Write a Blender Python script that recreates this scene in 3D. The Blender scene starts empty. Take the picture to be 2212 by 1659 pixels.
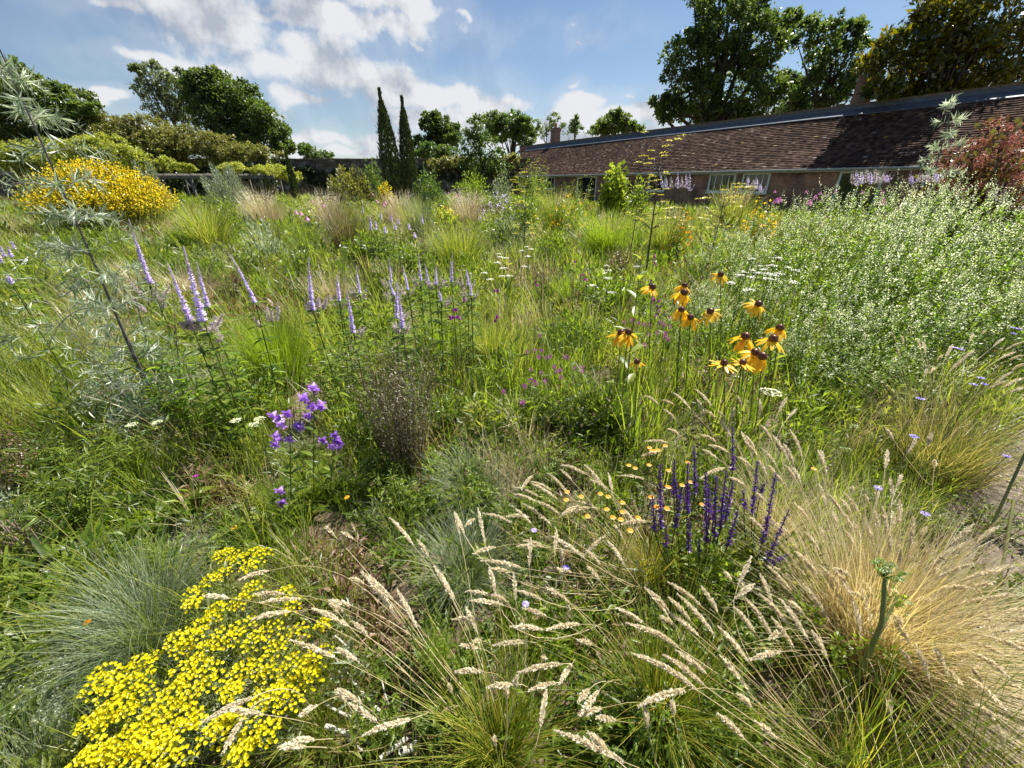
import bpy, math
import numpy as np
from math import radians as R_
C = bpy.context.scene.collection
SC = bpy.context.scene
rng = np.random.default_rng(7)

# ------------------------------------------------------------------ camera
FPX, CX, CY, HV, EYE = 864.0, 1106.0, 829.5, 396.0, 1.6
PIT = math.atan((CY - HV) / FPX)
cam = bpy.data.cameras.new('camera'); camo = bpy.data.objects.new('camera', cam); C.objects.link(camo)
camo.location = (0, 0, EYE); camo.rotation_euler = (math.pi / 2 - PIT, 0, 0)
cam.sensor_fit = 'HORIZONTAL'; cam.sensor_width = 36; cam.lens = 36 * FPX / 2212; cam.clip_start = .02; cam.clip_end = 2000
SC.camera = camo
# ------------------------------------------------------------------ light
SUN_AZ, SUN_EL = 45.0, 57.0           # azimuth clockwise from +Y
sl = bpy.data.lights.new('sun', 'SUN'); sl.energy = 5.0; sl.angle = R_(.53); sl.color = (1, .955, .87)
so = bpy.data.objects.new('sun', sl); C.objects.link(so)
so.rotation_euler = (R_(90 - SUN_EL), 0, R_(180 - SUN_AZ))
SC.view_settings.view_transform = 'Standard'; SC.view_settings.look = 'None'
SC.view_settings.exposure = 1.1; SC.view_settings.gamma = 1.0
SC.cycles.max_bounces = 8; SC.cycles.transmission_bounces = 6; SC.cycles.diffuse_bounces = 4; SC.cycles.transparent_max_bounces = 8

def ray(u, v):
    x = (u - CX) / FPX; y = -(v - CY) / FPX
    return np.array([x, y * math.sin(PIT) + math.cos(PIT), y * math.cos(PIT) - math.sin(PIT)])
def P(u, v, z=0.0):                    # point at height z seen in direction (u, v)
    d = ray(u, v); return d * ((z - EYE) / d[2]) + np.array([0, 0, EYE])
def D(u, v, Y):                        # point at forward distance Y
    d = ray(u, v); return d * (Y / d[1]) + np.array([0, 0, EYE])

# ------------------------------------------------------------------ sky
w = bpy.data.worlds.new('World'); SC.world = w; w.use_nodes = True
nt = w.node_tree; N = nt.nodes; LK = nt.links; N.clear()
def nd(t, **kw):
    n = N.new(t)
    for k, val in kw.items(): setattr(n, k, val)
    return n
def mth(op, a, b=None, c=None, clamp=False):
    n = nd('ShaderNodeMath', operation=op, use_clamp=clamp)
    for i, s in enumerate((a, b, c)):
        if s is None: continue
        if hasattr(s, 'links'): LK.new(s, n.inputs[i])
        else: n.inputs[i].default_value = s
    return n.outputs[0]
sky = nd('ShaderNodeTexSky', sky_type='NISHITA', sun_disc=False, sun_elevation=R_(SUN_EL), sun_rotation=R_(SUN_AZ), altitude=50, air_density=1.0, dust_density=.3, ozone_density=2.6)
tc = nd('ShaderNodeTexCoord'); sx = nd('ShaderNodeSeparateXYZ'); LK.new(tc.outputs['Generated'], sx.inputs[0])
az = mth('ARCTAN2', sx.outputs[0], sx.outputs[1]); el = mth('ARCSINE', sx.outputs[2])
cv = nd('ShaderNodeCombineXYZ'); LK.new(az, cv.inputs[0]); LK.new(el, cv.inputs[1])
wn = nd('ShaderNodeTexNoise', noise_dimensions='2D'); LK.new(cv.outputs[0], wn.inputs['Vector']); wn.inputs['Scale'].default_value = 9; wn.inputs['Detail'].default_value = 4
w1 = nd('ShaderNodeVectorMath', operation='SUBTRACT'); LK.new(wn.outputs['Color'], w1.inputs[0]); w1.inputs[1].default_value = (.5, .5, .5)
w2 = nd('ShaderNodeVectorMath', operation='MULTIPLY'); LK.new(w1.outputs[0], w2.inputs[0]); w2.inputs[1].default_value = (.16, .07, 0)
cvw = nd('ShaderNodeVectorMath', operation='ADD'); LK.new(cv.outputs[0], cvw.inputs[0]); LK.new(w2.outputs[0], cvw.inputs[1])
def azel(u, v):
    d = ray(u, v); d = d / np.linalg.norm(d); return math.atan2(d[0], d[1]), math.asin(d[2])
CL = [(250, 5, 150, 30), (430, 25, 210, 45), (650, 15, 190, 42), (850, 12, 110, 32), (520, 95, 150, 62), (650, 105, 120, 70), (600, 150, 190, 46), (720, 160, 150, 55),
      (850, 195, 130, 48), (960, 215, 120, 48), (1070, 232, 70, 24), (310, 118, 90, 22), (400, 150, 120, 28), (640, 205, 110, 24), (740, 300, 160, 26), (600, 240, 60, 18),
      (230, 205, 70, 15), (985, 42, 40, 16), (1225, 62, 28, 14), (1265, 85, 38, 14), (1252, 184, 38, 20), (1250, 228, 80, 32), (1215, 265, 120, 28), (1400, 215, 50, 20),
      (1335, 262, 110, 28), (1040, 265, 160, 28), (900, 262, 150, 24), (895, 92, 40, 8), (1420, 250, 90, 40), (660, 40, 330, 40), (500, 60, 200, 60), (700, 330, 300, 22), (1250, 300, 300, 26), (300, 300, 300, 40), (1700, 260, 400, 40),
      (-600, -200, 300, 120), (2900, -100, 500, 160)]
acc = None
for (u, v, ru, rv) in CL:
    a, e = azel(u, v); a1, _ = azel(u + ru, v); _, e1 = azel(u, v - rv)
    s = nd('ShaderNodeVectorMath', operation='SUBTRACT'); LK.new(cvw.outputs[0], s.inputs[0]); s.inputs[1].default_value = (a, e, 0)
    m = nd('ShaderNodeVectorMath', operation='MULTIPLY'); LK.new(s.outputs[0], m.inputs[0]); m.inputs[1].default_value = (1 / abs(a1 - a), 1 / abs(e1 - e), 0)
    ln = nd('ShaderNodeVectorMath', operation='LENGTH'); LK.new(m.outputs[0], ln.inputs[0])
    val = mth('SUBTRACT', 1.0, ln.outputs['Value']) if ru > 60 else mth('MULTIPLY_ADD', ln.outputs['Value'], -.75, .5)
    acc = val if acc is None else mth('SMOOTH_MAX', acc, val, .25)
def cnoise(scale, off=(0, 0, 0), detail=9, rough=.6):
    mp = nd('ShaderNodeVectorMath', operation='ADD'); LK.new(cv.outputs[0], mp.inputs[0]); mp.inputs[1].default_value = off
    n = nd('ShaderNodeTexNoise', noise_dimensions='2D'); LK.new(mp.outputs[0], n.inputs['Vector'])
    n.inputs['Scale'].default_value = scale; n.inputs['Detail'].default_value = detail; n.inputs['Roughness'].default_value = rough
    return n.outputs['Fac']
n1 = cnoise(6.5, detail=9, rough=.6); n2 = cnoise(6.5, (.012, .03, 0), detail=5, rough=.5); n3 = cnoise(5, (3, 1, 0), detail=3)
dens = mth('ADD', mth('ADD', acc, .12), mth('MULTIPLY', mth('SUBTRACT', n1, .5), 2.2))
ss = nd('ShaderNodeMapRange', interpolation_type='SMOOTHSTEP'); LK.new(dens, ss.inputs[0]); ss.inputs[1].default_value = -.05; ss.inputs[2].default_value = .66
veil = nd('ShaderNodeMapRange', interpolation_type='SMOOTHSTEP'); LK.new(dens, veil.inputs[0]); veil.inputs[1].default_value = -1.5; veil.inputs[2].default_value = .6; veil.inputs[4].default_value = .28
cmask = mth('MAXIMUM', ss.outputs[0], veil.outputs[0])
shade = mth('ADD', .62, mth('MULTIPLY', mth('SUBTRACT', n1, n2), 4.0))
shade = mth('ADD', shade, mth('MULTIPLY', mth('SUBTRACT', n3, .5), .7), clamp=True)
cr = nd('ShaderNodeValToRGB'); LK.new(shade, cr.inputs[0])
cr.color_ramp.elements[0].color = (4.2, 4.65, 5.4, 1); cr.color_ramp.elements[1].color = (7.6, 7.8, 8.1, 1)
cr.color_ramp.elements[0].position = .1; cr.color_ramp.elements[1].position = .8
mx = nd('ShaderNodeMix', data_type='RGBA'); LK.new(cmask, mx.inputs[0]); LK.new(sky.outputs[0], mx.inputs[6]); LK.new(cr.outputs[0], mx.inputs[7])
bg = nd('ShaderNodeBackground'); LK.new(mx.outputs[2], bg.inputs[0]); bg.inputs[1].default_value = .05
wo = nd('ShaderNodeOutputWorld'); LK.new(bg.outputs[0], wo.inputs[0])

# ------------------------------------------------------------------ mesh builder
class MB:
    def __init__(s): s.v = []; s.f = []; s.n = 0
    def add(s, verts, faces, var=.5, mat=0):
        verts = np.asarray(verts, np.float32).reshape(-1, 3); faces = np.asarray(faces, np.int64)
        nf = len(faces); var = np.broadcast_to(np.asarray(var, np.float32), (nf,))
        s.v.append(verts); s.f.append((faces + s.n, var, np.broadcast_to(np.asarray(mat, np.int32), (nf,)))); s.n += len(verts)
    def empty(s): return s.n == 0
    def mesh(s, name, mats, origin=(0, 0, 0), smooth=True):
        me = bpy.data.meshes.new(name)
        v = np.concatenate(s.v) - np.asarray(origin, np.float32)
        loops = np.concatenate([f.ravel() for f, _, _ in s.f]); cnt = np.concatenate([np.full(len(f), f.shape[1]) for f, _, _ in s.f])
        me.vertices.add(len(v)); me.vertices.foreach_set('co', v.ravel().astype(np.float32))
        me.loops.add(len(loops)); me.loops.foreach_set('vertex_index', loops.astype(np.int32))
        me.polygons.add(len(cnt)); st = np.concatenate([[0], np.cumsum(cnt)[:-1]]); me.polygons.foreach_set('loop_start', st.astype(np.int32))
        me.polygons.foreach_set('material_index', np.concatenate([m for _, _, m in s.f]).astype(np.int32))
        me.polygons.foreach_set('use_smooth', np.full(len(cnt), smooth))
        for m in (mats if isinstance(mats, (list, tuple)) else [mats]): me.materials.append(m)
        at = me.attributes.new('var', 'FLOAT', 'FACE'); at.data.foreach_set('value', np.concatenate([x for _, x, _ in s.f]).astype(np.float32))
        me.update(calc_edges=True); me.validate()
        return me
KIDS = {}
def tag(o, label=None, cat=None, group=None, kind=None):
    if label: o['label'] = label
    if cat: o['category'] = cat
    if group: o['group'] = group
    if kind: o['kind'] = kind
    return o
def thing(name, label, cat, loc=(0, 0, 0), group=None):
    o = bpy.data.objects.new(name, None); C.objects.link(o); o.location = tuple(float(a) for a in loc); o.empty_display_size = .1
    KIDS[o.name] = []; return tag(o, label, cat, group)
def obj(name, mb, mat, parent=None, origin=(0, 0, 0), smooth=True):
    o = bpy.data.objects.new(name, mb.mesh(name, mat, origin, smooth)); C.objects.link(o)
    if parent is not None:
        o.parent = parent; KIDS.setdefault(parent.name, []).append(o)
    else: o.location = tuple(float(a) for a in origin)
    KIDS.setdefault(o.name, []); return o
def dup(root, loc, rz=0.0, sc=1.0, label=None, parent=None, tilt=(0, 0)):
    c = root.copy(); C.objects.link(c); KIDS[c.name] = []
    if parent is None:
        c.location = tuple(float(a) for a in loc); c.rotation_euler = (tilt[0], tilt[1], rz)
        c.scale = (sc, sc, sc) if np.isscalar(sc) else sc
        if label: c['label'] = label
    else: c.parent = parent; KIDS[parent.name].append(c)
    for ch in list(KIDS[root.name]): dup(ch, None, parent=c)
    return c

# ------------------------------------------------------------------ vectorised shapes
def U(a, b, n=None): return rng.uniform(a, b, n)
def nrmz(a): return a / np.maximum(np.linalg.norm(a, axis=-1, keepdims=True), 1e-9)
def ribbons(mb, base, az, th0, curl, L, W, ns=3, var=None, mat=0, tip=.12, twist=.6):
    base = np.asarray(base, float).reshape(-1, 3); n = len(base)
    B = lambda x: np.broadcast_to(np.asarray(x, float), (n,))
    az, th0, curl, L, W = map(B, (az, th0, curl, L, W))
    t = np.linspace(0, 1, ns + 1); tm = (t[1:] + t[:-1]) / 2
    th = th0[:, None] + curl[:, None] * tm[None] ** 1.4
    st = np.stack([np.cos(az)[:, None] * np.sin(th), np.sin(az)[:, None] * np.sin(th), np.cos(th)], -1) * (L / ns)[:, None, None]
    pts = np.concatenate([np.zeros((n, 1, 3)), np.cumsum(st, 1)], 1) + base[:, None]
    a2 = az + math.pi / 2 + rng.uniform(-twist, twist, n)
    wd = np.stack([np.cos(a2), np.sin(a2), np.zeros(n)], -1)
    pr = (1 - t * (1 - tip)) * np.where(t < .15, .8, 1)
    off = wd[:, None] * (W[:, None] * pr[None] / 2)[..., None]
    V = np.stack([pts - off, pts + off], 2).reshape(n, -1, 3)
    b = (np.arange(n) * (ns + 1) * 2)[:, None] + (np.arange(ns) * 2)[None]
    F = np.stack([b, b + 1, b + 3, b + 2], -1).reshape(-1, 4)
    var = rng.random(n) if var is None else B(var)
    mb.add(V, F, np.repeat(var, ns), mat); return pts
def tubes(mb, paths, r, k=4, var=None, mat=0):
    paths = np.asarray(paths, float)
    if paths.ndim == 2: paths = paths[None]
    n, m, _ = paths.shape; r = np.broadcast_to(np.asarray(r, float), (n, m))
    T = nrmz(np.gradient(paths, axis=1)); avg = nrmz(T.mean(1))
    ref = np.where(np.abs(avg[:, 2:3]) > .8, np.array([[1., 0, 0]]), np.array([[0, 0, 1.]]))
    a = nrmz(np.cross(T, ref[:, None])); b = np.cross(T, a)
    ang = np.arange(k) * 2 * math.pi / k
    V = paths[:, :, None] + r[:, :, None, None] * (a[:, :, None] * np.cos(ang)[None, None, :, None] + b[:, :, None] * np.sin(ang)[None, None, :, None])
    i = np.arange(m - 1)[:, None] * k; j = np.arange(k)[None]; j2 = (j + 1) % k
    F = np.stack([i + j, i + j2, i + k + j2, i + k + j], -1).reshape(-1, 4)
    F = (F[None] + (np.arange(n) * m * k)[:, None, None]).reshape(-1, 4)
    var = rng.random(n) if var is None else np.broadcast_to(var, (n,))
    mb.add(V.reshape(-1, 3), F, np.repeat(var, (m - 1) * k), mat)
def diamonds(mb, pos, d, nr, L, W, var=None, mat=0, wide=.45):
    pos = np.asarray(pos, float).reshape(-1, 3); n = len(pos)
    d = nrmz(np.broadcast_to(d, (n, 3))); s = nrmz(np.cross(d, np.broadcast_to(nr, (n, 3)) + 1e-4))
    L = np.broadcast_to(L, (n,))[:, None]; W = np.broadcast_to(W, (n,))[:, None]
    V = np.stack([pos, pos + d * L * wide + s * W / 2, pos + d * L, pos + d * L * wide - s * W / 2], 1)
    F = np.arange(n * 4).reshape(n, 4)
    mb.add(V, F, rng.random(n) if var is None else np.broadcast_to(var, (n,)), mat)
def leaves(mb, pos, d, nr, L, W, var=None, mat=0, droop=.3, fold=.25, prof=(.25, 1, .75, .04), ts=(0, .35, .7, 1)):
    pos = np.asarray(pos, float).reshape(-1, 3); n = len(pos)
    d = nrmz(np.broadcast_to(d, (n, 3)).astype(float)); s = nrmz(np.cross(d, np.broadcast_to(nr, (n, 3)) + 1e-4)); up = np.cross(s, d)
    L = np.broadcast_to(L, (n,))[:, None]; W = np.broadcast_to(W, (n,))[:, None]; droop = np.broadcast_to(droop, (n,))[:, None]
    rows = []
    for t, p in zip(ts, prof):
        c = pos + d * L * t - up * L * droop * t * t
        rows += [c - s * W * p / 2 + up * W * p * fold, c, c + s * W * p / 2 + up * W * p * fold]
    V = np.stack(rows, 1); m = len(ts)
    b = np.arange(m - 1)[:, None] * 3 + np.arange(2)[None]; b = b.ravel()
    f = np.stack([b, b + 1, b + 4, b + 3], -1)
    F = (f[None] + (np.arange(n) * m * 3)[:, None, None]).reshape(-1, 4)
    mb.add(V.reshape(-1, 3), F, np.repeat(rng.random(n) if var is None else np.broadcast_to(var, (n,)), len(f)), mat)
def box(mb, lo, hi, M=None, o=(0, 0, 0), var=.5, mat=0):
    x0, y0, z0 = lo; x1, y1, z1 = hi
    c = np.array([[x0, y0, z0], [x1, y0, z0], [x1, y1, z0], [x0, y1, z0], [x0, y0, z1], [x1, y0, z1], [x1, y1, z1], [x0, y1, z1]], float)
    q = [[0, 3, 2, 1], [4, 5, 6, 7], [0, 1, 5, 4], [1, 2, 6, 5], [2, 3, 7, 6], [3, 0, 4, 7]]
    if M is not None: c = c @ np.asarray(M)
    c = c + np.asarray(o)
    mb.add(c[np.array(q).ravel()], np.arange(24).reshape(6, 4), var, mat)
def lathe(mb, c, axis, prof, k=8, var=.5, mat=0):
    axis = nrmz(np.asarray(axis, float)); ref = np.array([1., 0, 0]) if abs(axis[2]) > .8 else np.array([0, 0, 1.])
    path = np.array([np.asarray(c) + axis * h for h, _ in prof]); a = nrmz(np.cross(axis, ref)); b = np.cross(axis, a)
    ang = np.arange(k) * 2 * math.pi / k; m = len(prof); r = np.array([x for _, x in prof])
    V = path[:, None] + r[:, None, None] * (a * np.cos(ang)[:, None] + b * np.sin(ang)[:, None])[None]
    i = np.arange(m - 1)[:, None] * k; j = np.arange(k)[None]; j2 = (j + 1) % k
    mb.add(V.reshape(-1, 3), np.stack([i + j, i + j2, i + k + j2, i + k + j], -1).reshape(-1, 4), var, mat)
def rdir(n, up=0.0):
    d = rng.normal(size=(n, 3)); d = nrmz(d); d[:, 2] += up; return nrmz(d)
def curve3(a, b, c, n=6):
    t = np.linspace(0, 1, n)[:, None]; a, b, c = map(lambda x: np.asarray(x, float), (a, b, c))
    return (1 - t) ** 2 * a + 2 * t * (1 - t) * b + t * t * c

# ------------------------------------------------------------------ materials
def base_mat(name):
    m = bpy.data.materials.new(name); m.use_nodes = True; n = m.node_tree; n.nodes.clear(); return m, n
def ramp(n, fac, cols, pos=None):
    r = n.nodes.new('ShaderNodeValToRGB'); n.links.new(fac, r.inputs[0]); e = r.color_ramp.elements
    for i in range(len(cols) - 2): e.new(.5)
    for i, c in enumerate(cols):
        e[i].position = (pos[i] if pos else i / (len(cols) - 1)); e[i].color = (*c, 1)
    return r.outputs[0]
def plant_mat(name, cols, trans=.4, rough=.4, spec=.5, tint=(1.15, 1.15, .55), obvar=.25):
    m, n = base_mat(name)
    at = n.nodes.new('ShaderNodeAttribute'); at.attribute_name = 'var'
    oi = n.nodes.new('ShaderNodeObjectInfo')
    mm = n.nodes.new('ShaderNodeMath'); mm.operation = 'MULTIPLY_ADD'; n.links.new(oi.outputs['Random'], mm.inputs[0]); mm.inputs[1].default_value = obvar; mm.inputs[2].default_value = -obvar / 2
    ad = n.nodes.new('ShaderNodeMath'); ad.operation = 'ADD'; n.links.new(at.outputs['Fac'], ad.inputs[0]); n.links.new(mm.outputs[0], ad.inputs[1]); ad.use_clamp = True
    col = ramp(n, ad.outputs[0], cols)
    p = n.nodes.new('ShaderNodeBsdfPrincipled'); n.links.new(col, p.inputs['Base Color']); p.inputs['Roughness'].default_value = rough
    p.inputs['Specular IOR Level'].default_value = spec
    o = n.nodes.new('ShaderNodeOutputMaterial')
    if trans > 0:
        mxc = n.nodes.new('ShaderNodeMix'); mxc.data_type = 'RGBA'; mxc.blend_type = 'MULTIPLY'; mxc.inputs[0].default_value = 1; n.links.new(col, mxc.inputs[6]); mxc.inputs[7].default_value = (*[1.6 * x for x in tint], 1)
        tr = n.nodes.new('ShaderNodeBsdfTranslucent'); n.links.new(mxc.outputs[2], tr.inputs[0])
        ms = n.nodes.new('ShaderNodeMixShader'); ms.inputs[0].default_value = trans; n.links.new(p.outputs[0], ms.inputs[1]); n.links.new(tr.outputs[0], ms.inputs[2]); n.links.new(ms.outputs[0], o.inputs[0])
    else: n.links.new(p.outputs[0], o.inputs[0])
    return m
def solid_mat(name, cols, rough=.7, scale=8, metal=0, spec=.4, bump=.15, detail=5, stretch=(1, 1, 1)):
    m, n = base_mat(name)
    t = n.nodes.new('ShaderNodeTexCoord'); mp = n.nodes.new('ShaderNodeMapping'); n.links.new(t.outputs['Object'], mp.inputs[0]); mp.inputs['Scale'].default_value = stretch
    ns = n.nodes.new('ShaderNodeTexNoise'); n.links.new(mp.outputs[0], ns.inputs['Vector']); ns.inputs['Scale'].default_value = scale; ns.inputs['Detail'].default_value = detail
    mr = n.nodes.new('ShaderNodeMapRange'); n.links.new(ns.outputs['Fac'], mr.inputs[0]); mr.inputs[1].default_value = .3; mr.inputs[2].default_value = .7
    col = ramp(n, mr.outputs[0], cols)
    p = n.nodes.new('ShaderNodeBsdfPrincipled'); n.links.new(col, p.inputs['Base Color']); p.inputs['Roughness'].default_value = rough; p.inputs['Metallic'].default_value = metal; p.inputs['Specular IOR Level'].default_value = spec
    b = n.nodes.new('ShaderNodeBump'); b.inputs['Strength'].default_value = bump; b.inputs['Distance'].default_value = .02; n.links.new(ns.outputs['Fac'], b.inputs['Height']); n.links.new(b.outputs[0], p.inputs['Normal'])
    o = n.nodes.new('ShaderNodeOutputMaterial'); n.links.new(p.outputs[0], o.inputs[0]); return m
def brick_mat(name, c1, c2, mortar, bw=.225, bh=.075, white=0.0, dark=0.0, uaxis=(1, 0, 0)):
    """bricks laid in the object's own frame: u along the wall, v = height"""
    m, n = base_mat(name)
    t = n.nodes.new('ShaderNodeTexCoord'); dp = n.nodes.new('ShaderNodeVectorMath'); dp.operation = 'DOT_PRODUCT'; n.links.new(t.outputs['Object'], dp.inputs[0]); dp.inputs[1].default_value = uaxis
    sp = n.nodes.new('ShaderNodeSeparateXYZ'); n.links.new(t.outputs['Object'], sp.inputs[0])
    cb = n.nodes.new('ShaderNodeCombineXYZ'); n.links.new(dp.outputs['Value'], cb.inputs[0]); n.links.new(sp.outputs[2], cb.inputs[1])
    br = n.nodes.new('ShaderNodeTexBrick'); n.links.new(cb.outputs[0], br.inputs['Vector']); br.inputs['Scale'].default_value = 1
    br.inputs['Brick Width'].default_value = bw; br.inputs['Row Height'].default_value = bh; br.inputs['Mortar Size'].default_value = .006; br.inputs['Bias'].default_value = 0
    br.inputs['Color1'].default_value = (*c1, 1); br.inputs['Color2'].default_value = (*c2, 1); br.inputs['Mortar'].default_value = (*mortar, 1)
    ns = n.nodes.new('ShaderNodeTexNoise'); n.links.new(t.outputs['Object'], ns.inputs['Vector']); ns.inputs['Scale'].default_value = 1.3; ns.inputs['Detail'].default_value = 8; ns.inputs['Roughness'].default_value = .7
    col = br.outputs['Color']
    def over(col, c, lo, hi):
        mr = n.nodes.new('ShaderNodeMapRange'); n.links.new(ns.outputs['Fac'], mr.inputs[0]); mr.inputs[1].default_value = lo; mr.inputs[2].default_value = hi
        mx = n.nodes.new('ShaderNodeMix'); mx.data_type = 'RGBA'; n.links.new(mr.outputs[0], mx.inputs[0]); n.links.new(col, mx.inputs[6]); mx.inputs[7].default_value = (*c, 1); return mx.outputs[2]
    if white: col = over(col, (.4, .39, .37), .62 - white * .2, .72 - white * .2)
    if dark: col = over(col, (.035, .033, .028), .5 - dark * .15 + .1, .3)
    p = n.nodes.new('ShaderNodeBsdfPrincipled'); n.links.new(col, p.inputs['Base Color']); p.inputs['Roughness'].default_value = .85
    b = n.nodes.new('ShaderNodeBump'); b.inputs['Strength'].default_value = .5; b.inputs['Distance'].default_value = .01; n.links.new(br.outputs['Fac'], b.inputs['Height']); b.invert = True; n.links.new(b.outputs[0], p.inputs['Normal'])
    o = n.nodes.new('ShaderNodeOutputMaterial'); n.links.new(p.outputs[0], o.inputs[0]); return m

M = {}
M['oak'] = plant_mat('oak leaves', [(.03, .056, .017), (.08, .13, .03), (.16, .21, .05)], .42)
M['oakL'] = plant_mat('fresh oak leaves', [(.04, .085, .02), (.09, .15, .035), (.15, .21, .05)], .4)
M['pale'] = plant_mat('pale willow leaves', [(.09, .13, .06), (.16, .2, .1), (.24, .28, .15)], .35)
M['lime'] = plant_mat('lime leaves', [(.09, .14, .015), (.2, .26, .03), (.32, .36, .06)], .45)
M['moundleaf'] = plant_mat('mound leaves', [(.08, .09, .025), (.18, .185, .05), (.29, .26, .11)], .42)
M['vineleaf'] = plant_mat('climber leaves', [(.16, .2, .03), (.31, .34, .06), (.44, .44, .13)], .45)
M['cyp'] = plant_mat('cypress foliage', [(.025, .045, .014), (.05, .075, .022), (.085, .1, .035)], .15)
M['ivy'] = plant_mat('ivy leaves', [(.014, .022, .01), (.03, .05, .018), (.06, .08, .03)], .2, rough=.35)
M['olive'] = plant_mat('olive leaves', [(.12, .15, .11), (.22, .26, .19), (.34, .38, .3)], .25)
M['magno'] = plant_mat('magnolia leaves', [(.02, .035, .008), (.055, .08, .012), (.11, .13, .015), (.17, .13, .02)], .42, rough=.16, spec=.9, tint=(1.4, 1.1, .2))
M['mixgrass'] = plant_mat('olive gold grass', [(.05, .065, .018), (.12, .13, .03), (.26, .22, .08), (.48, .4, .22)], .4)
M['bark'] = solid_mat('bark', [(.03, .025, .018), (.09, .075, .055)], .9, 14, stretch=(1, 1, .2), bump=.6)
M['green'] = plant_mat('grass blades', [(.06, .10, .015), (.15, .21, .03), (.27, .31, .05), (.42, .38, .15)], .5)
M['lush'] = plant_mat('lush leaves', [(.05, .095, .012), (.13, .2, .02), (.25, .31, .04)], .5)
M['limegrass'] = plant_mat('lime grass', [(.10, .17, .012), (.18, .27, .02), (.3, .36, .05)], .5)
M['herb'] = plant_mat('herb leaves', [(.05, .08, .015), (.12, .165, .025), (.22, .25, .05), (.33, .31, .1)], .5)
M['straw'] = plant_mat('straw', [(.27, .22, .12), (.43, .37, .22), (.56, .5, .34)], .25, tint=(1.1, 1, .8))
M['gold'] = plant_mat('golden stalks', [(.5, .42, .26), (.68, .6, .42), (.46, .4, .17), (.8, .73, .58)], .3, tint=(1.1, 1, .6))
M['yelgreen'] = plant_mat('yellowing stalks', [(.10, .16, .02), (.2, .27, .03), (.33, .33, .05), (.52, .4, .1)], .45)
M['blue'] = plant_mat('blue grass', [(.085, .13, .07), (.15, .2, .11), (.24, .29, .17), (.32, .33, .2)], .3)
M['silver'] = plant_mat('silver leaves', [(.14, .2, .1), (.36, .42, .29), (.74, .77, .66)], .3, rough=.33, tint=(1, 1.05, .8))
M['grey'] = plant_mat('grey foliage', [(.12, .16, .09), (.22, .27, .17), (.34, .38, .27)], .3)
M['darkfine'] = plant_mat('dark wiry foliage', [(.03, .04, .018), (.085, .085, .035), (.17, .15, .08), (.27, .2, .15)], .3)
M['brown'] = plant_mat('brown seed stems', [(.09, .05, .03), (.2, .12, .07), (.3, .2, .13)], .2)
M['plume'] = plant_mat('grass plumes', [(.47, .41, .29), (.66, .6, .46), (.8, .77, .65)], .35, tint=(1, .95, .8))
M['stem'] = plant_mat('green stems', [(.06, .1, .02), (.13, .17, .04), (.22, .22, .07)], .15)
M['dstem'] = plant_mat('dark stems', [(.03, .022, .018), (.07, .05, .04), (.12, .09, .07)], 0)
M['greystem'] = plant_mat('grey bark stems', [(.08, .07, .07), (.15, .13, .13), (.22, .2, .19)], 0)
M['deadwood'] = solid_mat('bleached wood', [(.4, .36, .31), (.68, .65, .6)], .8, 20, stretch=(1, 1, 1))
M['lilac'] = plant_mat('lilac florets', [(.5, .42, .62), (.66, .58, .78), (.82, .77, .89)], .35, tint=(1, .95, 1.05))
M['lilacgrey'] = plant_mat('lilac buds', [(.4, .36, .28), (.55, .47, .48), (.62, .52, .58)], .3, tint=(1, .95, 1))
M['violet'] = plant_mat('violet florets', [(.055, .018, .16), (.11, .045, .33), (.12, .03, .13)], .35, tint=(1, .8, 1.2))
M['pensV'] = plant_mat('penstemon flowers', [(.2, .08, .4), (.36, .17, .6), (.55, .36, .76)], .4, tint=(1, .85, 1.1))
M['verb'] = plant_mat('verbena florets', [(.3, .22, .75), (.42, .33, .85), (.55, .45, .9)], .3, tint=(1, .95, 1.05))
M['magenta'] = plant_mat('magenta bells', [(.3, .02, .3), (.48, .05, .42), (.2, .03, .25)], .4, tint=(1.1, .7, 1.1))
M['pink'] = plant_mat('pink petals', [(.6, .25, .5), (.72, .38, .62), (.8, .5, .7)], .35, tint=(1.1, .85, 1))
M['yellow'] = plant_mat('yellow petals', [(.75, .42, .01), (.85, .55, .01), (.9, .62, .03)], .4, tint=(1, .9, .3))
M['broomY'] = plant_mat('broom flowers', [(.74, .55, .005), (.87, .69, .015), (.9, .78, .05)], .35, tint=(1, .95, .3))
M['acid'] = plant_mat('acid yellow bracts', [(.46, .45, .008), (.72, .64, .01), (.84, .76, .03)], .35, tint=(.9, .95, .3))
M['orange'] = plant_mat('orange petals', [(.7, .3, .004), (.82, .42, .006)], .3, tint=(1, .85, .3))
M['cone'] = plant_mat('dark cones', [(.035, .012, .008), (.13, .04, .012), (.34, .12, .025)], 0)
M['white'] = plant_mat('white florets', [(.62, .62, .55), (.78, .78, .72), (.85, .85, .82)], .35, tint=(1, 1, .95))
M['cream'] = plant_mat('cream florets', [(.6, .65, .38), (.8, .82, .6), (.88, .89, .76)], .45, tint=(1, 1.02, .8))
M['fennel'] = plant_mat('fennel umbels', [(.3, .29, .03), (.5, .46, .06), (.62, .56, .12)], .4)
M['smoke'] = plant_mat('smoke plumes', [(.2, .075, .055), (.36, .16, .12), (.48, .27, .2)], .3, tint=(1.15, .85, .7))
M['wine'] = plant_mat('wine leaves', [(.05, .02, .02), (.1, .06, .03), (.13, .15, .03)], .3)
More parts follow.
